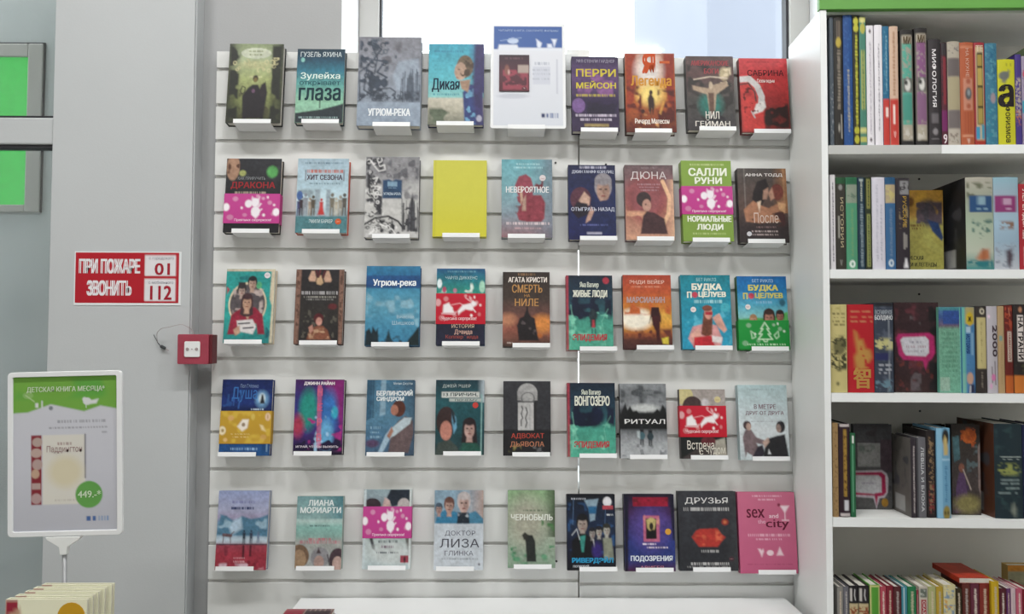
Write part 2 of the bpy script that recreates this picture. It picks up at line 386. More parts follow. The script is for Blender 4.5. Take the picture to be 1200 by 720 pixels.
def band_yellow():
    return [('g', [(0,'d8ab38'),(100,'cfa035')]), ('b',0,0,100,100,'e8c04a',.4,5,4), ('p','34,48 44,26 56,26 54,52 44,62','f0e8dc'),('e',46,42,3.5,6,'a08a70'),('e',5,60,7,13,'efe2c0'),('e',6,60,2.5,5,'a88a50'),('e',93,18,5,12,'f0d0b0'),('e',93,18,1.2,6,'c09060'),('p','78,42 84,44 90,62 82,58','f2dca8'),
            ('e',21,22,6,8,'e8b080a0'),('e',12,88,4,6,'ecc080'),('e',86,80,6,8,'e2b070a0'),('e',64,18,4,10,'e8c860'),('d',22,68,62,73,'e8cf90'),('d',26,77,56,82,'e8cf90')]
PROMO_STICK = lambda x, y, r=.0075, c='e9e4e2', t=None: (x, y, r, c, t)
def epid(title, tw):
    return [('g',[(0,'1d2a3c'),(30,'243f52'),(48,'2f5f68'),(60,'4aa08c'),(100,'58b89c')]),('b',0,25,100,62,'16213a',.55,5,3),('b',0,45,100,95,'7fd0b4',.35,7,8),
            ('l','8,95 14,60 10,40',1.5,'8fd6bd90'),('l','84,95 76,62 90,45',1.5,'8fd6bd70'),
            ('t','Яна Вагнер',30,9,70,18,'d6dccf',.02),('t',title,*tw,'e4e6d8',.03),('t','ЭПИДЕМИЯ',14,79,86,89,'c94a52',.035)]
def kiss(top, extra):
    return top+extra
C = []
def cv(x0, x1, ty, by, lip, t, hard, col, ops, label, **k): C.append(dict(x0=x0, x1=x1, ty=ty, by=by, lip=lip, t=t, hard=hard, col=col, ops=ops, label=label, **k))
# ---- row 1
cv(264,328,51.5,144,273.5,.030,1,'25272b',[('g',[(0,'8c9a74'),(18,'a4b08c'),(45,'a4ae74'),(70,'7c8450'),(100,'34372c')]),('h',74,104,0,100,'2c3026'),('h',26,-4,0,100,'2c3026'),('b',0,0,22,100,'23271f',.62,5,2),('b',78,0,100,100,'23271f',.68,5,3),
  ('b',20,60,80,100,'4a4a30',.5,6,5),('e',50,12,28,7,'c3c9b4'),*curls(16,8,18,92,36,1.6,'c8c294',21),('e',50,27,30,5,'c0bc8c80',.5),('l','40,42 62,42',1.4,'cfc9a0'),('d',36,8,64,10,'8f9878'),('d',38,13,62,15,'8f9878'),
  ('p','30,94 28,66 38,56 46,52 56,52 62,60 70,52 74,62 68,94','1f1b22'),('p','58,60 62,52 70,48 72,58 66,70','241d22'),('e',51,44,5,4.2,'3a3322'),('e',51,46,3.6,3,'7a6a3c'),('l','24,60 28,54 33,56 32,62 27,64 24,60',1.8,'2a2420'),('l','36,70 34,100',5,'1f1b22'),('l','62,70 66,98',5,'1f1b22'),('e',48,60,3,2.5,'6a4a66')],
  'dark green book with a rider silhouetted in a misty wood', )
cv(345,401.5,57.5,144,353.4,.026,1,'233a46',[('g',[(0,'1c3848'),(14,'1d4a62'),(30,'2f7a92'),(50,'63a7a0'),(70,'8fc2a6'),(100,'9ccbb0')]),('p','0,87 55,82 100,74 100,100 0,100','27333a'),('l','51,80 51,71',2,'1d2628'),('e',51,70,1.6,1.2,'1d2628'),('e',12,15,4,3,'8fd0c8'),
  ('t','ГУЗЕЛЬ ЯХИНА',7,4,93,11,'d2dde0',.01),('t','Зулейха',9,32,91,43,'dceee8',.02),('t','открывает',7,44,92,51,'2d5a66',.01),('t','глаза',7,53,93,70,'24404a',.03),('d',8,92,92,94,'8fa8a8')],
  'teal book with a tiny figure on a dark hill')
cv(417.6,492,43.5,147.5,436.6,.032,1,'8e98a4',[('g',[(0,'80818a'),(40,'8a8f9a'),(70,'8b96a4'),(100,'93a0b0')]),('b',35,0,100,40,'66666e',.5,5,1),('p','55,45 64,28 96,24 100,60 90,66 62,60','97a3b2',4),('b',0,0,50,70,'3d4858',.5,9,2),
  ('l','4,72 2,40 14,34 10,60 22,66 16,38 26,42 30,24 22,12',2,'343f50'),('l','26,8 36,14 24,26 42,28 30,40 46,46 34,52',3,'3b4656'),('l','0,74 14,66 36,59 52,58 60,62 58,70',2,'343c4a'),('b',0,62,100,74,'3c4452',.5,12,7),('p','76,72 78,50 84,36 88,50 90,72','56606e',2),('l','68,70 70,48',2,'56606e'),('l','94,72 95,40',2,'56606e'),('b',72,60,100,73,'3d4553',.6,12,9),
  *curls(26,2,6,44,72,1.6,'38424f',3),*curls(10,20,2,60,24,1.5,'56606c',5),*reeds(12,70,36,99,73,1.1,'4a5462',2),*curls(8,40,62,98,73,1.4,'3c4452',6),('r',0,74,100,100,'93a1b2'),('t','УГРЮМ-РЕКА',18,81,84,89,'eef2f6',.035)],'large grey book with an engraved riverbank of trees')
cv(501,566.6,51.5,146.5,511.4,.024,1,'3c4068',[('g',[(0,'3fa7c4'),(45,'5fc0cf'),(66,'8fcbc8'),(68,'c9c4b4'),(82,'b0ac9c'),(100,'74786a')]),('h',70,92,0,60,'3a3878'),('p','66,100 62,60 76,50 96,54 100,100','34437e',2),('b',64,52,88,100,'6fa6cc',.42,11,3),('e',66,28,15,14,'6d5d4a'),('e',58,34,11,11,'b89a86'),('p','56,46 76,44 72,60 60,56','a88a74'),('p','47,36 52,30 56,42 52,44','b89a86',2),('e',55,32,2.4,1,'4a3830a0',.6),('e',52,42,2.5,.9,'8a4a44a0',.6),('b',56,16,84,44,'4f4034',.45,10,6),('b',60,22,84,50,'8a7660',.3,12,9),
  ('p','84,0 100,0 100,100 88,100 80,60','3a3568',6),('b',0,78,60,100,'5f6a58',.5,5,8),('d',10,8,64,10,'3f8fae'),('e',92,92,5,4,'a8a8bc'),('t','Дикая',7,43,56,60,'23364a',.02),('d',10,62,56,64,'4f9fae')],
  'light blue book with a woman in profile under a dark sky')
cv(0,0,0,0,595,0,0,'',None,'PROMO')
cv(670.6,726,66.5,154,680.6,.028,1,'33294a',[('g',[(0,'3a2f52'),(30,'5c4170'),(60,'33264a'),(100,'3a2c4c')]),('b',10,15,90,55,'8a5a92',.5,4,4),('e',14,66,14,10,'7d5e98'),('b',30,60,100,80,'241c38',.6,5,6),
  ('t','ЭРЛ СТЕНЛИ ГАРДНЕР',10,4,92,9,'a8a2b4',.01),('t','ПЕРРИ',10,17,94,27,'e8d34e',.03),('t','МЕЙСОН',10,33,94,43,'e8d34e',.03),('d',10,51,92,54,'b8a848'),('d',8,77,94,80,'c8bfd0'),('d',18,83,84,86,'c8bfd0'),('r',26,90,78,94,'a08c5c')],
  'dark purple book with tall yellow capitals')
cv(734,793,62.5,155,744,.030,1,'4a2420',[('g',[(0,'c08a78'),(20,'d07a40'),(45,'e89a3c'),(65,'b85c2c'),(100,'5c2418')]),('p','0,0 22,0 26,30 18,60 0,80','a03c22',6),('p','100,0 78,0 74,26 84,60 100,80','9a3420',6),('e',48,22,26,20,'dcd4d0',.8),('e',50,52,24,14,'ffdf80',.9),('b',0,40,34,100,'6a2418',.5,6,2),('b',62,45,100,100,'5c1c14',.62,6,5),('b',20,70,80,100,'f0b070',.35,8,9),
  ('p','46,74 44,58 50,50 57,58 58,66 54,78 52,70 49,78','3a2420'),('e',51,50,3.4,3,'3a2420'),('p','66,76 80,50 82,54 70,78','d89a48'),('e',34,74,4,3,'4a2018'),('t','Я',37,1,59,25,'dc5a30',.06),('t','—',70,10,90,13,'dc6a40',.03),('t','Легенда',12,29,92,44,'e8a040',.03),('t','Ричард Матесон',18,83,86,91,'f4ece4',.02)],
  'fiery orange book with a man walking through flames')
cv(806.4,862.6,66,152.5,819.4,.028,1,'3f3d40',[('g',[(0,'5a4c4c'),(25,'5c4444'),(60,'4c4a48'),(100,'3e3a3e')]),('b',0,10,100,90,'33302f',.5,6,2),('e',50,66,24,16,'2f7a70',.7),('e',80,24,10,9,'b8a888',.5),('b',70,14,96,40,'e0d0b0',.4,8,7),('p','46,74 42,52 14,46 12,40 44,44 52,40 84,34 88,40 62,52 58,74','b09a84',3),('p','47,80 45,50 57,50 56,80','6a5044'),('e',51,40,4,5,'c8b49c'),('l','16,32 50,28 86,30',3,'c8b8a8'),('b',20,74,80,100,'2c2a30',.5,8,1),
  ('t','АМЕРИКАНСКИЕ',11,6,90,13,'b85058',.02),('t','БОГИ',38,17,68,24,'b85058',.02),('t','НИЛ',38,75,66,85,'e4e0d8',.015),('t','ГЕЙМАН',16,86,88,95,'e4e0d8',.015)],
  'murky brown book with a winged figure and white capitals')
cv(869.6,926.6,68.5,155.5,883.6,.022,1,'6a1c20',[('g',[(0,'cf3a42'),(35,'c83a3c'),(60,'a03030'),(80,'6a2420'),(100,'8a2c28')]),('b',0,30,50,100,'d8423f',.75,3,2),('b',45,60,100,96,'2c1614',.62,6,4),('l','0,29 20,28 36,38 44,52 42,64',13,'c9c6c6'),('l','0,36 18,34 30,46 32,58',3,'4a3a3a'),('p','24,76 32,62 50,58 52,66 44,72 34,74','d5d2d0'),('l','28,80 22,72',3,'b8b4b4'),('b',0,20,55,80,'701c1c',.28,12,9),
  ('d',18,4,84,6,'a82a30'),('t','САБРИНА',17,16,92,24,'3a1a20',.01),('t','Сезон ведьм',36,28,72,34,'f0e4e0',.01)],
  'red book with a pale arm bent across it')
# ---- row 2
cv(261,326,186,272.5,271.6,.026,1,'1c1e22',[('g',[(0,'33343a'),(45,'26272b'),(100,'1c1d22')]),('e',12,12,12,18,'b08a72'),('b',0,0,26,28,'5a3a2c',.45,7,2),('b',20,0,100,30,'3c3f44',.4,6,1),('e',84,18,10,8,'5aa85c',.4),('e',30,20,6,4,'a8b06a',.5),('t','КАК ПРИРУЧИТЬ',22,25,72,29,'8f9296',.01),('t','ДРАКОНА',10,32,90,42,'a83238',.03),('d',18,45,74,48,'b8a898')],
  'black book with red title behind a pink paper band', band=(.12,.52,band_pink()), band_col='d4479a')
cv(345.6,406,186,273,354,.030,1,'c85a4c',[('g',[(0,'a4bccb'),(40,'b4cfdc'),(60,'cfe4ec'),(76,'9fb8c4'),(79,'4f8088'),(100,'548890')]),('b',0,40,36,78,'8fa0a8',.5,6,3),('p','36,78 36,42 46,42 46,78','9aaab4'),('p','58,78 58,42 66,42 66,78','9aaab4'),
  ('l','16,16 16,30',1.6,'5f4a50'),('l','91,16 91,30',1.6,'5f4a50'),('t','ХИТ СЕЗОНА',19,22,88,29,'5a4a56',.03),('d',19,15,88,19,'cf7468'),('d',14,5,90,7,'6f8a9a'),('d',24,33,84,35,'7f98a4')]
  +[q for i,(x,c) in enumerate([(5,'4a4f78'),(10,'3a2c34'),(18,'8a8f98'),(27,'a89888'),(33,'5c5448'),(70,'7a7468'),(78,'b8b0a0'),(86,'9a9488'),(94,'5a5650')]) for q in walker(x,77,24+i%3*3,c)]
  +[('e',6,50,6,6,'4a6aa8')]+walker(49,76,22,'c83a38')+[('p','42,76 49,58 56,76','c83a38'),('t','ЭМИЛИ БАРКЕР',26,82,72,87,'d2e2e4',.01)],
  'pale blue book with a crowd around a red figure', edge='c85a4c', sticker=[(83,85,.0080,'e8663a',[('t','ХИТ',20,40,80,62,'f4c8b0')])])
cv(426.4,490,184,278.5,436,.030,1,'6a6a70',[('g',[(0,'8f8f93'),(22,'8a8a8e'),(40,'b4b4b4'),(70,'c2c2c0'),(100,'b8b8b8')]),('b',20,0,100,30,'66666c',.5,7,1),('b',0,0,34,75,'3f4046',.52,8,2),('l','6,2 14,10 22,4 26,12 34,10 36,16 24,18 16,12',2.6,'d8d8d8'),('l','10,28 22,26 16,36 28,38 18,46 30,48',2.4,'dcdcdc'),('l','6,24 8,46 18,52 30,66 18,72',3,'2c2d33'),('b',60,36,100,56,'8a8a8e',.35,5,4),
  ('l','0,84 20,76 44,74 62,80 74,90',3.5,'26272c'),('b',0,76,60,100,'2f3036',.45,9,6),('l','10,96 30,84 52,90 60,98',2,'e8e8e8'),('p','80,92 82,60 88,46 93,60 95,92','5a5a60',2),('l','72,90 72,58',2.4,'4a4a50'),('l','86,90 87,52',1.4,'26272c'),('b',66,60,100,96,'3a3a40',.42,14,8),('b',80,86,100,100,'3a3a3e',.5,8,3),
  *curls(26,0,2,34,76,2.0,'2c2d33',8),*curls(14,0,2,34,72,1.8,'d4d4d4',11),*curls(14,0,76,66,98,1.8,'26272c',4),*curls(8,10,80,60,98,1.6,'dcdcdc',9),*reeds(16,68,52,99,92,1.2,'3a3b40',2),*curls(8,34,10,98,26,1.4,'5c5c62',12),
  ('p','32,29 44,28 50,30 56,28 68,29 68,52 32,52','27496e'),('r',41,31,59,37,'7fa0b8'),('d',42,38,58,39.5,'7fa0b8'),('t','УГРЮМ-РЕКА',34,44.5,66,48,'c2d2de',.02)],
  'grey engraved woodland book with a navy label')
cv(506.6,570,188,277.5,518.4,.020,1,'d8d43a',[('g',[(0,'e0dd52'),(50,'e2df4e'),(100,'e6df38')]),('n',.03,30,3),('n',.03,6,9),('l','4,0 4,100',1,'c8c02a'),('b',2,0,10,8,'f6f4c0',.4,6,2)],'plain bright yellow book without any print', grain=False)
cv(587.6,647.6,187,278.5,595,.024,1,'7a8490',[('g',[(0,'6fb0bc'),(35,'7fb2bc'),(70,'8a9aa6'),(100,'8f6a70')]),('h',55,110,0,100,'77808e'),('p','26,34 34,22 48,19 58,24 64,38 60,50 44,52 32,46','9a4858'),('p','30,48 46,44 60,46 78,46 86,56 84,76 78,80 50,80 34,78 30,70 38,58 32,54','96404e'),('p','36,38 40,34 42,52 38,58','c8a890'),('p','42,52 48,46 48,66 40,66','b89888'),('b',26,22,84,80,'7a303c',.35,7,3),
  ('d',30,5,74,7.5,'a8d2d8'),('d',24,9.5,80,12,'a8d2d8'),('t','НЕВЕРОЯТНОЕ',9,35,93,43,'eceaea',.02),('d',10,81,94,84,'d8c8cc'),('d',26,87,78,89,'b89aa0')],
  'blue grey book with a hooded red figure hiding its face', sticker=[(81,24,.0085,'dcd4d6',[('t','НОВЫЙ',22,52,78,66,'b86068')])])
cv(666.6,722.4,193.5,281,679.6,.026,1,'1c2148',[('g',[(0,'23284e'),(50,'1c2a5c'),(100,'20245c')]),('b',0,20,60,60,'16204c',.5,4,2),('e',26,46,22,16,'5c3444'),('p','22,48 34,36 46,44 44,54 30,56','caa694'),('p','6,62 18,50 40,52 44,66 20,72','231c2c'),('e',74,22,18,11,'8e8a90')]+head(74,34,17,'b08f80','8e8a90')+[('p','54,50 90,46 100,56 100,92 40,92 46,66','1f2a58'),('p','38,72 48,56 54,62 46,74 36,78','c8a090'),
  ('t','ДЖИН ХАНФФ КОРЕЛИЦ',8,7,96,12,'c4c8d8',.02),('d',24,2,80,4.5,'b8b8cc'),('t','ОТЫГРАТЬ НАЗАД',6,57,97,63,'c8ccdc',.02),('d',24,79,82,81.5,'5c64a0'),('r',38,90,70,93,'a8a8bc')],
  'navy book with a man and a woman close together')
cv(733.8,791,193.5,281.5,746.4,.026,1,'7a5a60',[('g',[(0,'6c5a5e'),(30,'8c6468'),(60,'b87c6c'),(100,'c89880')]),('e',44,46,42,30,'a05050',.6),('e',42,44,36,25,'96565a',.5),('l','78,22 92,44 88,66 74,84',8,'f0c098'),('b',0,60,50,100,'e0a888',.45,4,3),('h',84,104,20,100,'e8bc9c'),('e',38,46,15,10,'3f3234')]+[('e',44,54,9,8,'c49888'),('e',42,53,1.6,1,'4a3030'),('p','30,92 36,68 44,62 60,64 80,72 86,92','4a3236',2)]+
  [('t','ДЮНА',12,9,86,21,'d8d0d0',-.012),('d',26,25,74,27,'b89098'),('d',30,29,72,31,'b89098'),('d',32,33,70,35,'a88088'),('d',34,3,66,5,'8a787c')],
  'dusky pink book with a cloaked young man before a red ring')
cv(801,860.4,188.5,283,811.6,.030,1,'7f9c40',[('g',[(0,'8db04c'),(100,'86a848')]),('n',.04,10,2),('d',18,4,84,6,'c0d090'),('t','САЛЛИ',15,9.5,90,19,'eef3e4',.05),('t','РУНИ',27,21,80,29,'eef3e4',.05),('t','НОРМАЛЬНЫЕ',10,69,96,76,'eef3e4',.045),('t','ЛЮДИ',28,79,79,87,'eef3e4',.05),('d',20,90,84,91.5,'b8ca88')],
  'lime green book with white capitals above and below a pink band', grain=False, band=(.33,.68,band_pink()), band_col='d4479a')
cv(867.6,925.4,197.5,284.5,876.4,.026,1,'3c3436',[('g',[(0,'55504e'),(50,'5c4a44'),(80,'3a3032'),(100,'332c2e')]),('h',70,106,0,60,'b07c54'),('l','14,0 14,70',1.4,'8a8480'),('l','94,0 94,50',1.4,'c89870'),('p','24,60 30,34 40,18 58,14 64,26 56,40 44,54','2c2628',2),('p','52,30 62,26 62,34 58,42 50,42','b08a78'),('e',80,32,13,11,'7a4038'),('p','62,34 70,26 74,40 66,44','b88c78'),('p','10,56 30,44 44,50 60,54 92,44 96,56 84,72 40,74 14,72','b07c60',3),('p','38,46 46,44 42,60','e8cdb4',2),('b',10,56,96,80,'4a2c2c',.4,7,4),('p','80,46 96,48 94,60 82,56','d8a87c',2),
  ('t','АННА ТОДД',16,7,92,11.5,'e4e0de',.04),('t','После',30,60,80,74,'d8c4b8',.0),('d',24,84,76,86,'b8a8a8'),('d',24,88,80,90,'a89898'),('d',34,78,74,80,'80686a')],
  'dark brown book with a couple about to kiss', sticker=[(19,88.5,.0065,'cfd0d6',None)])
# ---- row 3
cv(261,318.6,315.5,402.5,262.6,.024,1,'cdbfa8',[('g',[(0,'2fa09c'),(60,'35b0a8'),(100,'2c8c8c')]),('r',0,0,100,3,'d4c4ac'),('p','93,0 100,0 100,100 94,100 96,50 91,40','d6c8ae'),('b',0,0,50,30,'207a80',.35,5,2),('e',46,48,39,30,'e0d2b4'),('e',46,48,36,27,'5a5458',.05),('b',14,26,80,66,'b8a8a4',.42,8,3),('e',68,22,6,5,'58b080'),('p','2,24 8,28 3,34','c03a4c'),
  ('p','30,60 28,88 8,88 14,62','9a3040'),('p','10,88 18,60 36,52 62,52 78,62 84,88 70,88 66,74 26,74 24,88','a02c44'),('p','36,52 56,52 48,70','c8a088'),('p','24,28 26,18 40,18 42,28','3a3438')]+head(33,30,8,'b09a90','3a3438')+head(54,20,9,'b89c8c','2c2a2e')+head(45,46,11,'c8a088','4a3438',1)+
  [('p','26,70 58,68 66,78 60,88 30,84','d8d4d4'),('l','30,74 52,73',3,'3a3a40'),('l','40,80 60,79',3,'3a3a40'),('p','20,82 32,76 34,86 24,90','c8a088'),('b',84,66,96,96,'1f6a74',.5,6,6)],
  'turquoise book with a woman in red holding a card', sticker=[(84,8.5,.0080,'ded8dc',[('t','18+',20,42,80,60,'a8888c')])])
cv(343.6,400.6,316,403.5,350.6,.026,1,'4a3430',[('g',[(0,'2c2a2e'),(60,'34312f'),(100,'2a282a')]),('p','0,0 11,0 9,100 0,100','8c6a5c'),('p','90,0 100,0 100,100 92,100','8c6a5c'),('b',0,0,11,100,'5c4238',.5,12,2),('b',90,0,100,100,'5c4238',.5,12,3),('b',12,50,90,96,'5c5850',.32,10,3)]+
  [('p','32,2 38,2 42,12 40,16 28,16 26,12','d0a890'),('p','62,2 68,2 74,14 72,17 60,17 58,12','d0a890'),('p','46,8 52,8 57,18 52,21 44,20 42,16','dcb890'),('l','50,0 48,8',4,'6a2c30'),('l','42,2 46,10',5,'5c2830'),('l','60,2 56,10',5,'5c2830'),('d',13,30,88,34,'b0aeb0'),('d',18,36,84,38,'98968f'),('d',22,40,80,42,'807e7c'),('e',78,50,9,4,'6a2c30',.6),
  ('e',50,66,10,7,'5c2028'),('e',51,70,6.5,5.4,'d0988a'),('p','26,94 34,80 46,76 60,76 70,82 76,94','8a5440'),('b',26,78,74,94,'c8a080',.4,10,8),('p','30,78 38,74 40,82 34,86','c89080')],
  'brown wood framed book with lamps over a reading girl')
cv(427,491,312,405.5,435,.028,1,'24507a',[('g',[(0,'3a86b4'),(10,'2f78a8'),(24,'24508a'),(30,'4a98bc'),(50,'5fa4c0'),(75,'4a94b8'),(100,'3c80a8')]),('r',0,12,100,28,'23508cc0'),('b',0,30,100,80,'8ab8cc',.38,4,5),('p','0,100 2,82 8,78 12,84 14,76 20,82 24,78 26,100','1c2c34',2),('p','36,100 40,88 44,80 48,90 54,96 56,100','1f3a44',2),('p','76,100 80,92 90,84 96,78 100,76 100,100','1c2c30',2),('b',0,84,100,100,'22343c',.4,9,2),
  ('t','Угрюм-река',13,17,92,27,'eef4f8',.03),('t','Вячеслав',58,62,90,66,'b8d0dc',0),('t','Шишков',50,69,90,74,'b8d0dc',0)],
  'blue book with a river sky above dark treetops')
cv(510.6,568,315,404.5,518,.026,1,'23303e',[('g',[(0,'245a8c'),(20,'2a8c90'),(36,'3aa68c'),(100,'20263e')]),('b',0,18,100,34,'d8e8e0',.3,8,3),('e',6,20,5,6,'e0eef0'),('e',94,24,6,8,'a8d8c0'),('e',16,28,4,4,'c05070'),('e',38,29,4,3,'c88aa0'),('r',0,66,100,100,'23263c'),('t','ЧАРЛЗ ДИККЕНС',18,10,84,15,'c0d8dc',0),('d',22,3,80,5,'6aa0b0'),
  ('t','ИСТОРИЯ',32,73,78,78,'d0b8a0',.01),('t','Дэвида',38,80,74,87,'d8b0a0',.02),('t','Копперфилда',20,87,86,93,'a85048',.02)],
  'blue green book behind a red band with a reindeer sleigh', edge='24406a', band=(.27,.67,band_red()), band_col='d21f34')
cv(589,644.6,319,406.5,600.6,.026,1,'38302f',[('g',[(0,'38302c'),(35,'453a34'),(55,'6a4a44'),(75,'a06050'),(100,'4a3a34')]),('e',84,70,22,12,'e89048',.8),('e',12,64,16,8,'c88868',.9),('b',60,55,100,90,'d87838',.4,5,3),('p','34,92 30,72 36,62 44,60 48,54 52,48 56,56 60,60 68,62 72,78 76,92','241f22',1.5),('l','52,58 52,46',3,'241f22'),('b',30,58,76,92,'5a5052',.35,9,5),
  ('t','АГАТА КРИСТИ',12,7,94,14,'ece4dc',.03),('t','СМЕРТЬ',20,17,84,28,'cf9a5c',.015),('t','НА',46,30,58,34,'cf9a5c',0),('t','НИЛЕ',26,36,76,46,'cf9a5c',.015),('d',32,2,70,5,'8a6a4c'),('d',10,94,22,96,'b8a8a0')],
  'dark sunset book with gold capitals over a river steamer')
cv(664,719,323,410.5,679.4,.026,1,'b04050',epid('ЖИВЫЕ ЛЮДИ',(15,20,88,31))+[('e',58,54,9,7,'24343e',.5),('p','52,70 50,54 64,54 63,70','2c3a40'),('e',58,50,4,4,'2c3a40'),('p','55,70 56,60 60,60 61,70','c84a54'),('e',86,7,7,4.5,'b83a4c'),('l','55,78 55,72',1.5,'24343e'),('l','62,78 62,72',1.5,'24343e'),('r',0,0,5,100,'b04050')],
  'sea green book with a red spine and one small figure')
cv(731.4,788.4,322.5,409,746,.026,1,'5a2420',[('g',[(0,'bc4a34'),(25,'c85c34'),(45,'e08838'),(55,'f4b850'),(68,'f0a844'),(80,'a85c34'),(88,'5c342c'),(100,'4a2a2c')]),('e',26,60,34,14,'f6eedc',.5),('b',0,36,100,56,'d86a34',.45,5,3),('b',0,72,100,90,'6a342c',.5,6,4),('p','54,64 57,50 60,46 74,46 78,56 78,66 76,64 74,78 75,90 68,90 66,76 60,68 58,58 52,66','4a1c20'),('r',58,44,74,56,'3a1a1e'),('p','78,86 92,84 92,94 80,93','e8d048'),
  ('t','ЭНДИ ВЕЙЕР',14,6,86,13,'e8b8a8',.03),('d',18,15,78,17,'d88a70'),('t','МАРСИАНИН',8,30,86,38,'b8a0a0',.04)],
  'orange red book with a spacesuited walker in sunset dust')
cv(800,858.8,322.5,409.5,814.6,.024,1,'20788c',[('g',[(0,'1f8a9c'),(40,'2a9cb8'),(100,'30a4cc')]),('b',0,40,100,100,'5cc0dc',.35,7,2),('l','30,4 64,4',0.5,'20788c'),('e',88,44,10,6,'4ab8cc'),('p','12,86 22,70 44,66 70,68 80,86 76,98 24,98','e0a0a0'),('p','16,80 34,72 40,88 24,92','e8b0a0'),('p','70,54 76,52 90,74 84,78 72,70 62,58','e0a898'),('p','38,80 44,52 48,46 58,48 62,60 60,80 50,84','7a4838')]+[('e',54,52,8,8,'d89888'),('e',52,45,10,4,'8a5040'),('r',48,50,62,54,'c03444'),
  ('p','22,98 24,84 58,82 66,98','d0303c'),('p','60,82 80,84 78,92 60,90','e4dcdc'),('t','БЕТ РИКЛЗ',32,4,72,8.5,'b0dce0',0),('t','БУДКА',23,12,82,22,'f0f0e0',.06),('t','П',13,23,21,31,'f0f0e0',.06),('t','ЦЕЛУЕВ',36,23,90,31,'f0f0e0',.06),('e',28,27,6,4,'d8485c'),('d',26,34,82,38,'9ccfd8')],
  'turquoise book with a girl in sunglasses and a telephone', sticker=[(24,47,.0075,'e4e0e0',[('t','18+',20,42,80,60,'c85060')])])
cv(867,925.6,324,410.5,880.6,.024,1,'1f6030',[('g',[(0,'1c6cb8'),(20,'2484c8'),(40,'5ab8d8'),(56,'8ccfd0'),(60,'4aa850'),(100,'2c9840')]),('p','0,62 30,56 60,58 100,48 100,64 0,64','58b058',2),('e',90,36,6,5,'2f6a80',.6)]+head(62,57,11,'b88070','3a2420',1)+head(84,55,8,'a87464','2a1c1c')+head(30,60,7,'c89880','a8805c')+
  [('t','БЕТ РИКЛЗ',31,4,73,8.5,'c0dcf0',0),('t','БУДКА',23,12,82,21,'e8e070',.06),('t','П',12,23,20,31,'e8e070',.06),('t','ЦЕЛУЕВ',36,23,91,31,'e8e070',.06),('e',28,27,6,4,'d8485c'),('d',38,34,68,37,'8cc0e0')],
  'blue and green book with heads rising over a green band', band=(.012,.40,band_green()), band_col='1f9a40', sticker=[(20,42,.0072,'e4e0e0',[('t','18+',20,42,80,60,'c85060')])])
# ---- row 4
cv(256,315.6,445,534.5,255.6,.022,1,'22386c',[('g',[(0,'1c2c64'),(30,'20387c'),(42,'1a2650'),(80,'22508c'),(100,'245894')]),('e',80,26,12,10,'7cb0dc',.8),('e',80,25,6,6,'dce8e8',.8),('p','76,32 79,20 82,20 86,32','1c2430'),('l','24,12 24,34',2,'3a6cb8'),('l','36,24 34,38',2,'3a6cb8'),('l','14,20 12,34',2,'34609c'),('b',0,4,60,40,'2c5498',.35,8,3),
  ('t','Пол Гэллико',36,6,72,11,'8ca0c4',-.005),('t','Душа',20,10,70,30,'3f7cc8',.0),('d',60,38,84,41,'c0d0e0'),('d',22,90,74,93,'8cb0d8'),('l','94,84 94,94',2,'9ac0e0')],
  'deep blue book with a moonlit figure over a yellow band', band=(.155,.585,band_yellow()), band_col='cfa035')
cv(342.8,400.6,445,533.5,344,.030,1,'241c2c',[('g',[(0,'4c2060'),(30,'3a3a88'),(60,'4a3a90'),(85,'38205c'),(100,'1c1424')]),('e',28,40,18,26,'2a9a8c',.6),('p','58,0 100,0 100,70 84,40 70,20','8c2478',8),('e',8,62,12,14,'b83c58',.9),('e',72,44,16,28,'3a78c8',.7),('e',82,44,7,8,'3cb0d0',.5),('e',66,74,14,20,'6ab0e0',.7),('b',0,50,100,96,'b03488',.42,6,4),('b',40,40,80,98,'a8d0f0',.35,9,7),('b',0,76,100,100,'20143c',.5,6,5),('l','50,10 52,88',9,'e07098a0'),
  ('t','Н',46,12,56,22,'e8708c',.01),('t','Е',47,32,57,42,'e06488',.01),('t','Р',47,52,57,62,'e87890',.01),('t','В',47,72,57,82,'e87890',.01),('t','ДЖИНН РАЙАН',18,2,80,8,'ece6e8',.04),('t','ИГРАЙ, ЧТОБЫ ВЫЖИТЬ',6,87,92,91,'d8d0dc',.03)],
  'neon purple and teal city night book')
cv(427.8,484,445.5,534.5,429.6,.024,1,'38607c',[('g',[(0,'4a7896'),(50,'5a88a4'),(75,'4c7494'),(100,'4a6480')]),('p','0,0 12,0 12,50 0,54','38607c'),('l','14,0 14,50',2,'2a4860'),('p','30,0 40,0 40,46 28,48','88a8bc',3),('h',60,120,0,100,'3a4a5c'),('p','48,96 54,66 68,54 82,48 98,54 100,70 90,96','6a5a5c'),('p','26,96 42,72 52,64 58,70 46,84 36,96','a8c4d8'),('p','50,66 80,50 96,50 92,58 60,74 52,76','b8c8d0'),('e',68,38,14,11,'5a3228'),('e',59,40,8,7,'b87c68'),('p','44,74 54,62 58,68 50,78','a87864'),('e',14,84,14,5,'5c4868',.6),
  ('t','Мелани Джустен',56,3,96,7,'d0dce0',0),('t','БЕРЛИНСКИЙ',21,13,96,21,'e4eaec',.04),('t','СИНДРОМ',21,22.5,78,29,'e4eaec',.04),('d',10,62,32,65,'8cb0c8'),('d',10,68,28,71,'8cb0c8'),('d',10,74,32,77,'8cb0c8')],
  'blue book with a woman hugging her knees')
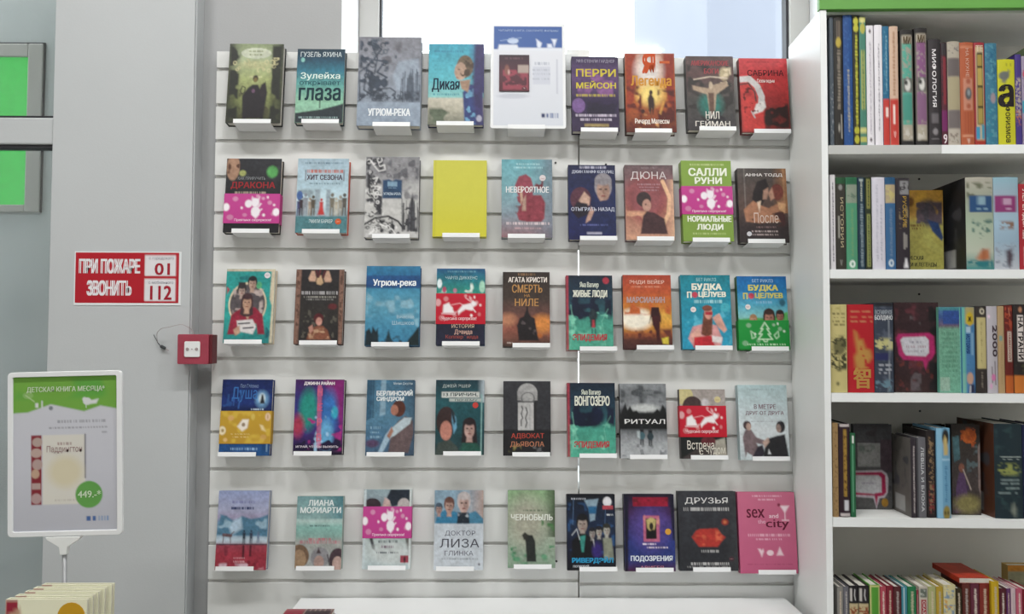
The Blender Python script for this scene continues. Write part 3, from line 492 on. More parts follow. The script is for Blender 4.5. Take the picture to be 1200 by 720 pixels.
cv(509.6,567,445.5,533.5,519.4,.028,1,'2c4450',[('g',[(0,'24404c'),(30,'285c64'),(60,'205058'),(100,'2c4448')]),('h',86,102,0,30,'b8c4cc'),('e',22,56,20,20,'3c2c2c')]+head(70,66,13,'c0a098','2c2024',1)+[('e',22,68,12,13,'c88878'),('p','34,44 42,50 44,64 38,72 34,56','6ea8c8'),('p','30,38 38,44 42,56 38,60','26343c'),('p','0,100 6,84 30,80 46,90 50,100','46504c'),('p','46,100 56,84 84,84 96,92 96,100','2a5c50'),('l','95,20 94,100',2.5,'8cb4b0'),
  ('r',12,16,90,24,'ccd0cc'),('r',28,25,94,29,'b8c0bc'),('t','ДЖЕЙ ЭШЕР',14,5,72,11,'c4ccc8',-.004),('t','13 ПРИЧИН,',16,17.5,86,22.5,'3c4c50',.03),('t','ПОЧЕМУ',40,25.8,86,28.4,'48585c',.02)],
  'dark teal book with a boy in headphones and a pale girl', sticker=[(82,34,.0078,'d04a44',None)])
cv(589.6,645.6,447,534.5,600.4,.026,1,'2c2c30',[('g',[(0,'3a3b40'),(64,'38393e'),(66,'222226'),(100,'26262a')]),('e',51,16,21,13,'a8a8a8'),('r',30,14,72,26,'9c9c9c'),('e',52,23,15,8,'6c6c6e'),('e',52,23,12,7,'a4a4a4'),('r',30,27,66,29,'5a5a5c'),('r',31,29,64,66,'b8b8b8'),('r',65,28,70,66,'2a2a2c'),('l','38,60 38,52 41,50 38,44 41,38 39,34',2.2,'3c3c40'),('l','47,62 50,56 47,50 51,42 48,36',2.2,'3c3c40'),('l','56,32 56,64',1.2,'8a8a8c'),('b',10,84,40,96,'8a8450',.5,6,3),('b',28,86,90,98,'6a6c70',.4,8,5),
  ('t','АДВОКАТ',17,70,86,78,'c85044',.012),('t','ДЬЯВОЛА',15,81,86,89,'c88464',.012)],
  'charcoal book with a video cassette printed on it')
cv(665.4,722,449,536,679,.028,1,'a83c50',epid('ВОНГОЗЕРО',(16,18,88,31))+[('e',56,50,18,10,'141c34',.6),('e',64,44,12,10,'16203c',.5),('r',0,0,5,100,'b04050')],
  'sea green book with a red spine and dark lake')
cv(727.6,782.6,450,537.5,738,.024,1,'26282a',[('g',[(0,'8c9094'),(14,'74787c'),(28,'8c9094'),(36,'54585c'),(42,'1c1e20'),(60,'222426'),(64,'6c7074'),(80,'a4a8ac'),(100,'b4b8bc')]),('b',0,0,100,40,'505458',.45,5,2),('e',52,33,30,5,'c8cccc',.8),('p','0,46 6,34 12,26 16,36 22,30 28,38 36,36 42,42 60,44 72,40 80,34 86,38 92,28 98,34 100,60 0,60','1b1d1f',1.5),('b',0,64,100,100,'84888c',.35,9,4)]+
  walker(46,82,26,'26292e')+walker(64,83,26,'24272c')+[('e',46,70,7,5,'4a6a74'),('e',64,71,7,5,'34444c'),('p','36,64 42,64 42,74 36,72','b0bcc0'),('t','РИТУАЛ',10,48,96,54,'e4e4e4',.03),('d',30,8,80,10,'5c6064'),('d',40,14,70,16,'5c6064')],
  'black and white book with two hikers in snow')
cv(798.4,852.6,456.5,538,809.4,.022,1,'3c3434',[('g',[(0,'a49c98'),(40,'b0a8a4'),(68,'3c3436'),(100,'4c4444')]),('e',12,10,18,14,'cfc490'),('e',28,26,22,16,'4c3c3c'),('e',56,20,8,6,'c8c4c8',.7),('b',50,0,100,26,'c0b8b8',.4,5,2),('p','0,68 100,68 100,84 60,76 20,92 0,100','1f2424'),('e',60,75,16,7,'6a2c34'),('p','70,100 76,74 96,70 100,100','a8a498',4),
  ('t','Встреча',14,74,72,90,'ece8dc',.0),('t','с',40,88,48,94,'ece8dc',0),('t','чудом',54,84,96,96,'dcd8cc',0)],
  'small grey book in a red band with a reindeer', band=(.31,.76,band_red()), band_col='d21f34', sticker=[(83,15,.0085,'ddd09c',[('t','НОВИНКА',18,48,82,62,'b89a60')])])
cv(868,926,451.5,539.5,881.6,.024,1,'a8bcc0',[('g',[(0,'b4ccd0'),(30,'c0d0d4'),(60,'d0d8dc'),(100,'b8c4c8')]),('n',.04,5,2),('p','10,96 6,70 12,60 24,60 34,70 50,74 48,80 34,78 40,88 30,96','7c6c70'),('e',16,54,8,6,'4a383c'),('e',19,56,5,5,'b89c90'),('p','24,96 36,82 46,80 50,92 44,96','34303c'),('p','46,96 50,84 56,72 76,68 92,66 98,96','2c2c30'),('e',84,56,9,8,'2e2c30'),('e',80,58,5,5.5,'9c8880'),('p','46,76 58,70 60,76 50,84','c0a498'),('p','10,98 14,90 24,94 22,100','c8d4d8'),('p','56,92 58,86 62,92','e0e4e8'),
  ('t','В МЕТРЕ',32,26,76,32,'8a6c78',.015),('t','ДРУГ ОТ ДРУГА',14,35,92,41,'8a6c78',.015),('d',14,48,88,49.5,'a8b0b8'),('d',24,5,82,7,'a4b8be')],
  'pale grey blue book with two people sitting toe to toe')
# ---- row 5
cv(251.4,311.4,575.5,668.5,252.6,.022,1,'9098ac',[('g',[(0,'98a4cc'),(24,'a8acc8'),(34,'a098b4'),(40,'7894b0'),(55,'84a4bc'),(62,'c0d0dc'),(66,'b0b8c4'),(68,'a04858'),(80,'b03c4c'),(100,'a8384a')]),('p','0,56 6,30 18,32 34,40 48,32 66,36 84,34 100,30 100,58','54809c',4),('p','22,44 34,38 46,34 50,48 30,56','b4cce0',6),('b',0,34,100,62,'9cbcd0',.35,6,3),('l','0,68 100,68',2,'3c3c4c'),('b',60,76,100,98,'8a2838',.4,8,5),('b',0,90,100,100,'d8c0cc',.5,7,5)]+
  walker(54,67,17,'2c3444')+walker(68,67,17,'34384c')+walker(82,66,14,'6c7c98')+[('l','14,56 28,57',6,'6a5458'),('l','14,58 13,66',1.6,'6a5458'),('l','27,58 28,66',1.6,'6a5458'),('l','28,56 34,52',2,'6a5458'),('l','54,70 54,84',4,'5c1c2c'),('l','68,70 68,82',4,'5c1c2c'),('l','20,72 20,80',7,'8a3444'),('d',28,13,74,16,'8488b4'),('d',26,21,70,24,'34406c'),('d',36,84,60,86,'e0a8b0'),('d',36,88,58,90,'e0a8b0')],
  'book of blue mountains with travellers above a red lake')
cv(345,399.4,582,668,347,.024,1,'98a8a4',[('g',[(0,'7ca4a8'),(30,'8cacac'),(34,'b4ccc8'),(42,'8cbcb4'),(55,'8cb0a8'),(62,'a0a4a0'),(100,'a8acac')]),('h',55,120,0,30,'3a7c8c'),('b',0,30,100,50,'a8ccc4',.4,4,2),('d',30,40,74,42,'5c7c78'),('d',28,57,76,60,'c07c84'),('d',10,61,96,65,'bc848c'),('e',8,82,22,16,'7c6450'),('e',9,86,15,13,'a88c70'),('e',54,84,20,14,'8c8c90'),('e',52,90,11,9,'b0948c'),('p','46,78 50,70 56,78','4a3c40'),('e',92,86,18,15,'4c3c44'),('e',92,92,11,10,'c0a49c'),('l','70,80 76,96',2,'3c3438'),
  ('t','ЛИАНА',25,5,80,13,'e4ecec',.035),('t','МОРИАРТИ',8,15,96,23,'e4ecec',.035)],
  'grey green book with three heads along the bottom')
cv(424,480.6,574,667.5,431,.022,1,'ccd4d4',[('g',[(0,'9cb0b8'),(20,'808c94'),(62,'b4c0c0'),(80,'c0cccc'),(100,'b8c8cc')]),('p','56,0 100,0 100,22 88,16 60,22 48,10','2c3440',3),('e',18,20,18,9,'3c3038'),('p','38,24 44,10 54,14 58,24','c4a8a4'),('e',84,20,13,9,'b8b0b0'),('p','14,62 20,60 28,78 20,74','4a4c50',2),('p','88,60 100,60 100,84 94,78','6c6c68',2),('e',60,80,40,14,'c4cccc',.6),('d',32,64,74,67,'6c7478'),('d',40,71,66,74,'7c6478'),('d',30,78,74,81,'6c7478'),('r',79,83,97,92,'a84858'),('e',88,88,2,4,'2c1c24'),('r',0,0,5,100,'c4d0d4'),('r',96,0,100,100,'d4dcdc')],
  'pale book showing dark haired faces above a pink band', band=(.385,.785,band_pink()), band_col='d4479a')
cv(508,566,575,668.5,511,.020,1,'b8c0c8',[('g',[(0,'8ca8bc'),(40,'88a0b0'),(42,'c0c8d0'),(100,'c8d0d8')]),('h',60,110,0,40,'c0a090'),('p','2,42 6,30 24,24 48,28 56,42','3c84ac',2),('p','60,42 66,30 84,26 100,36 100,42','4c88a8',2)]+head(30,20,10,'b8988c','6c4c44')+head(60,17,13,'c0a49c','b8b0b0')+head(9,24,7,'a88c84','4c5c6c')+[('p','46,42 48,28 70,28 72,42','26303c'),('b',46,28,72,42,'a8b0b8',.35,12,2),
  ('t','ДОКТОР',22,51,84,58,'70707c',0),('t','ЛИЗА',12,61,92,72,'54545f',-.004),('t','ГЛИНКА',22,76,80,82,'70707c',0),('d',16,85,88,87.5,'9ca4ac'),('e',92,93,2,1.5,'70707c')],
  'white book with a photo strip of a woman and children')
cv(595,650.6,575,666,602,.024,1,'6c8470',[('g',[(0,'8cae84'),(30,'98a890'),(60,'9ca898'),(100,'88a08c')]),('h',74,100,0,60,'4c5c44'),('e',40,40,36,30,'a8a898',.9),('b',0,70,100,100,'649c78',.4,5,3),('b',70,0,100,80,'508050',.4,6,5),('p','40,92 38,70 36,60 44,58 52,58 58,66 60,92','2c302e'),('p','30,58 36,54 44,58 42,64 34,64','34342f'),('b',4,72,20,92,'2f8c58',.45,7,6),('b',86,70,100,92,'2f8c58',.35,7,6),
  ('t','ЧЕРНОБЫЛЬ',7,31,95,39,'e4e8e0',.03),('d',32,25,84,27,'6c7c64')],
  'misty green book with a bowed dark figure')
cv(665,722,579.5,669,679,.024,1,'14161c',[('g',[(0,'16181f'),(40,'20304c'),(70,'1c2038'),(100,'12121a')]),('b',0,10,100,80,'2c5484',.4,6,2),('p','36,8 66,6 60,20 58,34 48,36 46,20','8ca4b4',2),('p','44,16 62,16 60,26 46,26','2c6c9c'),('l','14,8 12,40',1,'5c7ca4'),('l','80,20 78,50',1,'4c6c94')]+head(32,40,12,'a49890','1c1c20')+[('p','8,90 10,62 24,52 40,52 54,60 58,90','16161c'),('p','26,56 38,54 34,76 30,76','40988c'),('l','10,54 20,46 26,60',1.5,'c8ccd0')]+head(52,52,7,'989490','26262c')+head(66,50,7,'a8a49c','26262c')+head(82,48,8,'a8a8a0','34342c')+[('p','74,58 92,58 96,86 76,86','8c9080',2),('l','54,60 58,76',2,'c8c8c8'),('e',62,74,10,10,'3c2c7c',.8),('e',84,10,9,6.5,'dcdce0'),('r',74,15,96,20,'c04c58'),('d',82,26,96,28,'c8ccd0'),
  ('d',10,5,40,7.5,'c0c4cc'),('t','РИВЕРДЭЙЛ',10,82,94,91,'2fa4dc',.05),('t','ПОПРОБУЙ',12,92.5,44,96,'c8d0d8',.03)],
  'black teen mystery book with blue neon lettering')
cv(732.6,792,579.5,670,745,.026,1,'1c1c30',[('g',[(0,'241c2c'),(25,'4a2c5c'),(60,'34408c'),(85,'2c3c80'),(100,'4c2044')]),('e',52,44,34,26,'5c4c98',.9),('r',18,4,88,16,'9c1c38'),('b',16,3,90,17,'6c1828',.4,8,2),('r',38,28,70,62,'c86c8c'),('b',36,26,72,64,'e09c8c',.4,7,3),('r',43,32,64,58,'1c1c20'),('p','44,34 54,30 64,34 60,46 52,50 46,44','c8b878'),('e',54,42,4,5,'2c2420'),('p','44,58 48,48 58,46 62,58','14141a'),('d',36,64,62,66,'e0d4e4'),('d',44,68,86,70.5,'d8ccdc'),('p','0,0 10,0 6,100 0,100','1c1c30',4),('p','92,0 100,0 100,60 96,60','1c1c30',4),
  ('t','ПОДОЗРЕНИЯ',12,80,94,88,'e0e8f0',.035),('t','АВИГЕЯ',30,93,76,97,'d08498',.02)],
  'violet and blue book with a lit doorway and red title bar', sticker=[(87,49,.0080,'e8a840',None)])
cv(797,865.6,576,669.5,812,.024,1,'2c2e34',[('g',[(0,'3c3e44'),(100,'2e3036')]),('n',.08,8,2),('h',76,120,0,100,'46484a'),('p','22,58 30,50 36,48 66,47 72,54 80,58 72,64 66,70 34,70 28,64','c03c34',3),('b',26,48,76,70,'e0684c',.4,9,3),('e',80,39,6,4,'a83c34',.5),('e',80,39,3,2,'d87a50'),('t','ДРУЗЬЯ',12,8,86,17,'dcdcdc',.01),('d',10,21,88,25,'b8b8b8'),('d',38,74,66,77,'b0b0b0'),('d',20,90,84,93,'c0c0c0'),('d',12,94,88,96,'909090')],
  'black book with a blurred red emblem and white title', sticker=[(89,85,.0072,'4a3a40',[('t','18+',20,42,80,60,'c08088')])])
cv(868,935.6,577,672.5,888.6,.026,1,'c85c84',[('g',[(0,'d87494'),(50,'d46c90'),(100,'cc6288')]),('n',.03,8,4),('t','sex',15,21,46,32,'6c1f38',.02),('t','and',54,27,70,32,'f0d0dc',.03),('t','the',34,34,47,39,'e8b8cc',.02),('t','city',48,34,88,47,'6c1f38',.02),('p','74,17 90,17 83,25 81,25','f4e0e8'),('l','82,25 82,34',1.4,'f4e0e8'),('l','77,35 88,35',1.4,'f4e0e8'),('e',72,16,2.5,2,'8c2444'),
  ('d',26,4,78,6,'e8b4c6'),('d',36,8,66,10,'e8b4c6'),('d',16,52,88,55,'e8b0c4'),('d',30,57,74,59,'e8b0c4'),('p','32,70 36,70 38,72 41,70 42,73 38,80 36,76','f0d4de'),('e',53,75,6,3.4,'f0d4de'),('p','64,78 70,68 76,78','f0d4de'),('d',12,88,92,89.5,'b04c70')],
  'bright pink book with a cocktail glass by its title', grain=False)
ROWS = ['top row', 'second row', 'third row', 'fourth row', 'bottom row']
# ================================================================== the room
YB = 2.345         # back wall plane
YS = 2.315         # front of the slatwall
WX0, WX1 = at(397, 300, YB).x, at(995, 300, YB).x
WZ0 = at(678, 572, YB).z
m = MB()
PX1 = at(236, 300, YB).x + .001       # pier ends here
for b in ((PX1-.02, WX0, 0, CEIL), (WX1, 2.6, 0, CEIL), (WX0, WX1, 0, WZ0), (WX0, WX1, 2.75, CEIL)):
    m.box(b[0], YB, b[2], b[1], YB+.30, b[3])
struct(m.build('wall_back', 'wall_paint'))
struct(MB().box(-3.2, -3.2, -.1, 2.6, YB+.3, 0).build('floor', 'floor_tile'))
struct(MB().box(-3.2, -3.2, CEIL, 2.6, YB+.3, CEIL+.1).build('ceiling', 'ceiling_paint'))
struct(MB().box(-4.6, YB+.301, CEIL, -.9, 3.4, CEIL+.1).build('ceiling_vestibule', 'ceiling_paint'))
struct(MB().box(2.6, -3.2, 0, 2.7, YB+.3, CEIL).build('wall_right', 'far_wall'))
struct(MB().box(-3.3, -3.2, 0, -3.2, YB+.3, CEIL).build('wall_left', 'far_wall'))
struct(MB().box(-3.3, -3.3, 0, 2.7, -3.2, CEIL).build('wall_rear', 'far_wall'))
# window reveal lining and sill
m = MB(); e = .002
m.box(WX0, YB+.0005, WZ0, WX0+e, YB+.30, 2.75); m.box(WX1-e, YB+.0005, WZ0, WX1, YB+.30, 2.75); m.box(WX0, YB+.0005, 2.748, WX1, YB+.3, 2.75)
struct(m.build('trim_1', 'reveal_plaster'))
struct(MB().box(WX0+.003, YB-.001, WZ0, WX1-.003, YB+.26, WZ0+.018).build('trim_2', 'white_laminate', bevel=.003))
# the window: frame, rubber seal, glass
YW = YB+.27
fx0, fx1 = at(418, 40, YW).x, WX1-.002
gx0, gx1 = at(444, 40, YW).x, at(925.5, 40, YW).x
win = thing('window_1', '', 'window', (0, 0, 0)); del win['label']; del win['category']; win['kind'] = 'structure'
z0, z1 = WZ0+.02, 2.747
m = MB(); m.box(WX0+.003, YW, z0, gx0, YW+.07, z1); m.box(gx1, YW, z0, fx1, YW+.07, z1); m.box(gx0, YW, z0, gx1, YW+.07, z0+.06); m.box(gx0, YW, z1-.06, gx1, YW+.07, z1)
m.build('window_frame', 'window_plastic', win, bevel=.004)
g = .008
m = MB(); m.box(gx0, YW+.01, z0+.06, gx0+g*.7, YW+.05, z1-.06); m.box(gx1-g, YW+.01, z0+.06, gx1, YW+.05, z1-.06); m.box(gx0+g, YW+.01, z0+.06, gx1-g, YW+.05, z0+.066)
m.build('rubber_seal', 'black_rubber', win)
MB().box(gx0+g, YW+.03, z0+.068, gx1-g, YW+.034, z1-.062).build('pane', 'window_glass', win)
# outside: pale facade at the right, a little gabled roof, the street
fa = MB().box(at(829, 60, 9).x, 9.0, 0, at(1010, 60, 9).x, 14, 9)
struct(fa.build('building_outside', 'facade'))
a = at(745, 53, 14); b = at(762, 37, 14); c_ = at(790, 48, 14)
r = thing('gabled_kiosk', 'tiny pale blue gabled roof outside the bright window', 'kiosk', (a.x, 14, 0))
MB().prism([(0, a.z), (b.x-a.x, b.z), (c_.x-a.x+.1, a.z)], 0, 2.5, c=None).build('roof', 'pale_roof', r)
MB().box(.08, .2, 0, c_.x-a.x, 2.3, a.z-.002).build('wall', 'facade', r)
struct(MB().box(-6, 4.7, -.1, 12, 30, 0).build('ground', 'street_ground'))

# ------------------------------------------------------------------ left: pier and glazed door
YP = 2.285
pl = at(58, 300, YP).x; pr = at(223.5, 300, YP).x
m = MB()
m.box(pl, YP, 0, pr, YB+.3, CEIL)
m.box(pr, YP+.004, 0, pr+.004, YB, CEIL)
m.build('wall_pier', 'pier_paint', bevel=.004)['kind'] = 'structure'
door = bpy.data.objects.new('door_1', None); COL.objects.link(door); door['kind'] = 'structure'
xs0 = -2.6
zc1, zc0 = at(30, 137, YP).z, at(30, 168.5, YP).z
m = MB(); m.box(xs0, YP+.006, zc0, pl, YP+.07, zc1)
m.box(xs0-.08, YP+.006, 0, xs0, YP+.07, CEIL); m.box(xs0, YP+.006, 0, pl, YP+.07, .08); m.box(xs0, YP+.006, CEIL-.08, pl, YP+.07, CEIL)
m.build('door_frame', 'pier_paint', door, bevel=.004)
m = MB()
for za, zb in ((zc1, zc1+.006), (zc0-.008, zc0)): m.box(xs0, YP+.012, za, pl-.0005, YP+.05, zb)
m.box(pl-.004, YP+.014, .08, pl-.0006, YP+.05, zc0-.008); m.box(pl-.004, YP+.014, zc1+.006, pl-.0006, YP+.05, CEIL-.08)
m.build('rubber_seal', 'black_rubber', door)
MB().box(xs0, YP+.035, .08, pl-.005, YP+.04, zc0-.01).build('pane', 'door_glass', door)
MB().box(xs0, YP+.035, zc1+.008, pl-.005, YP+.04, CEIL-.08).build('pane', 'door_glass', door)
struct(MB().box(-3.3, YP+.01, 0, xs0-.08, YB+.3, CEIL).build('wall_front', 'wall_paint'))
# vestibule behind the glass
YV = 3.3
struct(MB().box(-4.6, YV, 0, -.9, YV+.1, CEIL).build('wall_vestibule', 'grey_outside'))
struct(MB().box(-1.0, YB+.3, 0, -.9, YV, CEIL).build('wall_vestibule_side', 'grey_outside'))
struct(MB().box(-4.7, YB+.3, 0, -4.6, YV, CEIL).build('wall_vestibule_end', 'grey_outside'))
struct(MB().box(-4.6, YB+.31, -.1, -.9, YV, 0).build('floor_vestibule', 'floor_tile'))
w2 = bpy.data.objects.new('window_2', None); COL.objects.link(w2); w2['kind'] = 'structure'
wz1, wz0 = at(20, 47, YV-.05).z, at(20, 247, YV-.05).z; wr = at(42, 150, YV-.05).x; wg = at(24, 150, YV-.05).x
gz1, gz0 = at(20, 63, YV-.05).z, at(20, 238, YV-.05).z
m = MB(); m.box(wg, YV-.014, wz0, wr, YV-.001, wz1); m.box(-3.2, YV-.014, gz1, wg, YV-.001, wz1); m.box(-3.2, YV-.014, wz0, wg, YV-.001, gz0); m.box(-3.25, YV-.014, wz0, -3.2, YV-.001, wz1)
m.build('window_frame', 'window_plastic', w2, bevel=.004)
m = MB(); m.box(wr, YV-.010, wz0, wr+.005, YV-.001, wz1+.005); m.box(-3.2, YV-.010, wz1, wr, YV-.001, wz1+.005); m.build('rubber_seal', 'black_rubber', w2)
MB().box(-3.2, YV-.008, gz0, wg, YV-.004, gz1).build('pane', 'backlit_green', w2)
area_lamp('vestibule_fill', (-2.2, 2.95, CEIL-.05), (0, 0, 0), .8, .2, 17)  # added unseen fill light that brightens the vestibule

# ------------------------------------------------------------------ ceiling lights
for i, (lx, ly) in enumerate(LAMPS):
    t_ = thing('ceiling_light', 'white strip light in the shop ceiling, ' + ['nearest the fire sign', 'over the middle of the slatwall', 'over the bookcase', 'behind the viewer at left', 'behind the viewer at right'][i], 'ceiling light', (lx, ly, CEIL-.03), 'strip lights in the shop ceiling')
    MB().box(-.32, -.12, 0, .32, .12, .028).build('lamp_housing', 'white_plastic', t_)
    MB().box(-.30, -.10, -.006, .30, .10, -.001).build('lamp_diffuser', 'lamp_diffuser', t_)
    area_lamp('strip_lamp', (lx, ly, CEIL-.05), (0, 0, 0), .6, .2, LAMP_POWER if ly > 0 else REAR_FILL_POWER)

# ------------------------------------------------------------------ slatwall: two panels of separate slats
SX0 = at(248.5, 400, YS).x; SXm0 = at(677.4, 400, YS).x; SXm1 = at(679.0, 400, YS).x; SX1 = at(935.5, 400, YS).x
def slat_panel(label, xa, xb, ztop, zbot, k0, k1):
    """grooves run from ztop to zbot, k1-k0 intervals"""
    pitch = (ztop-zbot)/(k1-k0)
    t_ = thing('slatwall_panel', label, 'display panel', (xa, YS, 0), 'slatwall panels')
    W = xb-xa
    MB().box(0, .0075, ztop-pitch*15.2, W, .0165, ztop+pitch*.5).build('backing_board', 'groove_board', t_)
    g = .0042; first = None
    for k in range(-1, 15):
        top = ztop-pitch*k-g; bot = ztop-pitch*(k+1)+g
        if k == -1: top = bot+pitch*.5-g
        if k == 14: bot = top-pitch*1.25
        if first is None or k in (-1, 14):
            h = top-bot
            P = [(.0009, 0), (h-.0009, 0), (h, .0012), (h, .0040), (h-.004, .0046), (h-.004, .0073), (.004, .0073), (.004, .0046), (0, .0040), (0, .0012)]
            mb = MB(); mb.prism([(y, z) for z, y in P], 0, W, 'yz')
            o = mb.build('slat', 'slat_laminate', t_)
            if k == 0: first = o
        else:
            o = first.copy(); COL.objects.link(o); o.parent = t_
        o.location = (0, 0, bot)
        if k == 1: pass
    return pitch
zl1, zl2 = at(460, 124.4, YS).z, at(460, 681, YS).z; pL = (zl1-zl2)/13
slat_panel('left, wider white slatwall panel between the fire alarm and the seam', SX0, SXm0, zl1+pL, zl1+pL-pL*13, 0, 13)
zr1, zr2 = at(800, 130.2, YS).z, at(800, 684.7, YS).z; pR = (zr1-zr2)/13
slat_panel('right, narrower white slatwall panel between the seam and the bookcase', SXm1, SX1, zr1+pR, zr1+pR-pR*13, 0, 13)
# battens added to block window light in the seam, leaving its middle open
m = MB(); zz = [(at(678, 294, YB).z, at(678, 60, YB).z), (.3, at(678, 572, YB).z)]
for za, zb in zz: m.box(SXm0-.03, YS+.018, za, SXm1+.03, YB-.001, zb)
tag(m.build('seam_light_block', 'groove_board'), 'added batten blocking window light behind the seam of the slatwall panels', 'batten')
for i, (px, py, n_) in enumerate(((651, 191, 'dark screw head at the upper right of the hooded figure book'), (652, 658, 'dark screw head right of the misty green book'),
        (710, 193, 'dark screw head just above the navy couple book'), (724, 466, 'upper dark screw head between the two hiker and dark lake books'), (724, 509, 'lower dark screw head between the two hiker and dark lake books'),
        (934, 223, 'small dark screw head at the right panel edge in the second row'), (935, 372, 'small dark screw head at the right panel edge in the third row'), (936, 523, 'small dark screw head at the right panel edge in the fourth row'))):
    p = at(px, py, YS)
    if i > 4: p.x = SX1-.004
    m = MB(); n = 10; r = .0030 if i < 5 else .0022
    m.tube([(0, -.0030, 0), (0, -.0022, 0), (0, -.0002, 0)], [r*.5, r, r], 10)
    o = m.build('screw', 'screw_dark'); o.location = p; tag(o, n_, 'screw', 'screws in the slatwall')

# ------------------------------------------------------------------ face-out books on their ledges
TH = math.radians(7.5)
LED_W = at(318, 400, YS-.05).x - at(273.7, 400, YS-.05).x
def place_face_out(i, d):
    r_, c_ = divmod(i, 9)
    h = .2; t = d['t']
    for _ in range(4):
        yb = YS - .0012 - (h*math.sin(TH) + t*math.cos(TH))
        A = at((d['x0']+d['x1'])/2, d['by'], yb)
        # front plane leans back: y = yb + s sinTH, z = A.z + s cosTH ; meet the ray of the top edge
        q = ray((d['x0']+d['x1'])/2, d['ty']); k = (yb*math.cos(TH) - (A.z-CAM_Z)*math.sin(TH)) / (q.y*math.cos(TH) - q.z*math.sin(TH))
        h = (CAM_Z+q.z*k - A.z)/math.cos(TH)
    xl = at(d['x0'], d['by'], yb).x; xr = at(d['x1'], d['by'], yb).x
    M = Matrix.Translation((xl, yb, A.z)) @ Matrix.Rotation(-TH, 4, 'X')
    lx = at(d['lip'], d['by'], yb).x - xl
    return M, xr-xl, h, t, lx, yb, A.z
def ledge(M, t, lx, yb, z, desc, low=0.0):
    """white plastic ledge in the frame of the leaning book: tray, lip, back plate with hook"""
    o = thing('display_ledge', f'white ledge under the {desc}', 'ledge', M=M @ Matrix.Translation((lx, 0, 0)), group='white ledges hooked into the slatwall')
    w_ = LED_W; D = t
    # how far the tray runs back until it meets the wall plane
    back = (YS-.0015-yb)/math.cos(TH) - .0008*math.tan(TH) - .001
    P = [(-.0036, .0095), (-.0020, .0095), (-.0020, -.0006), (back, -.0006), (back, -.0022), (-.0036, -.0022)]
    MB().prism(P, 0, w_, 'yz').build('tray', 'acrylic_white', o, bevel=.0004)
    R = Matrix.Rotation(TH, 4, 'X')
    pl_ = MB().box(.002, 0, .0004, w_-.002, .0011, .030)
    q = pl_.build('back_plate', 'acrylic_white', o); q.matrix_local = Matrix.Translation((0, back-.0012, -.0006)) @ R
    return o
for i, d in enumerate(C):
    if d['label'] == 'PROMO': continue
    M, w_, h, t, lx, yb, z = place_face_out(i, d)
    r_, c_ = divmod(i, 9)
    make_book(d['label'], w_, h, t, d['col'], front=d['ops'], hard=bool(d['hard']), M=M, group='books shown face out on the slatwall', edge=d.get('edge'),
              band=d.get('band'), band_col=d.get('band_col'), sticker=d.get('sticker'), grain=d.get('grain', True))
    ledge(M, t, lx, yb, z, d['label'])
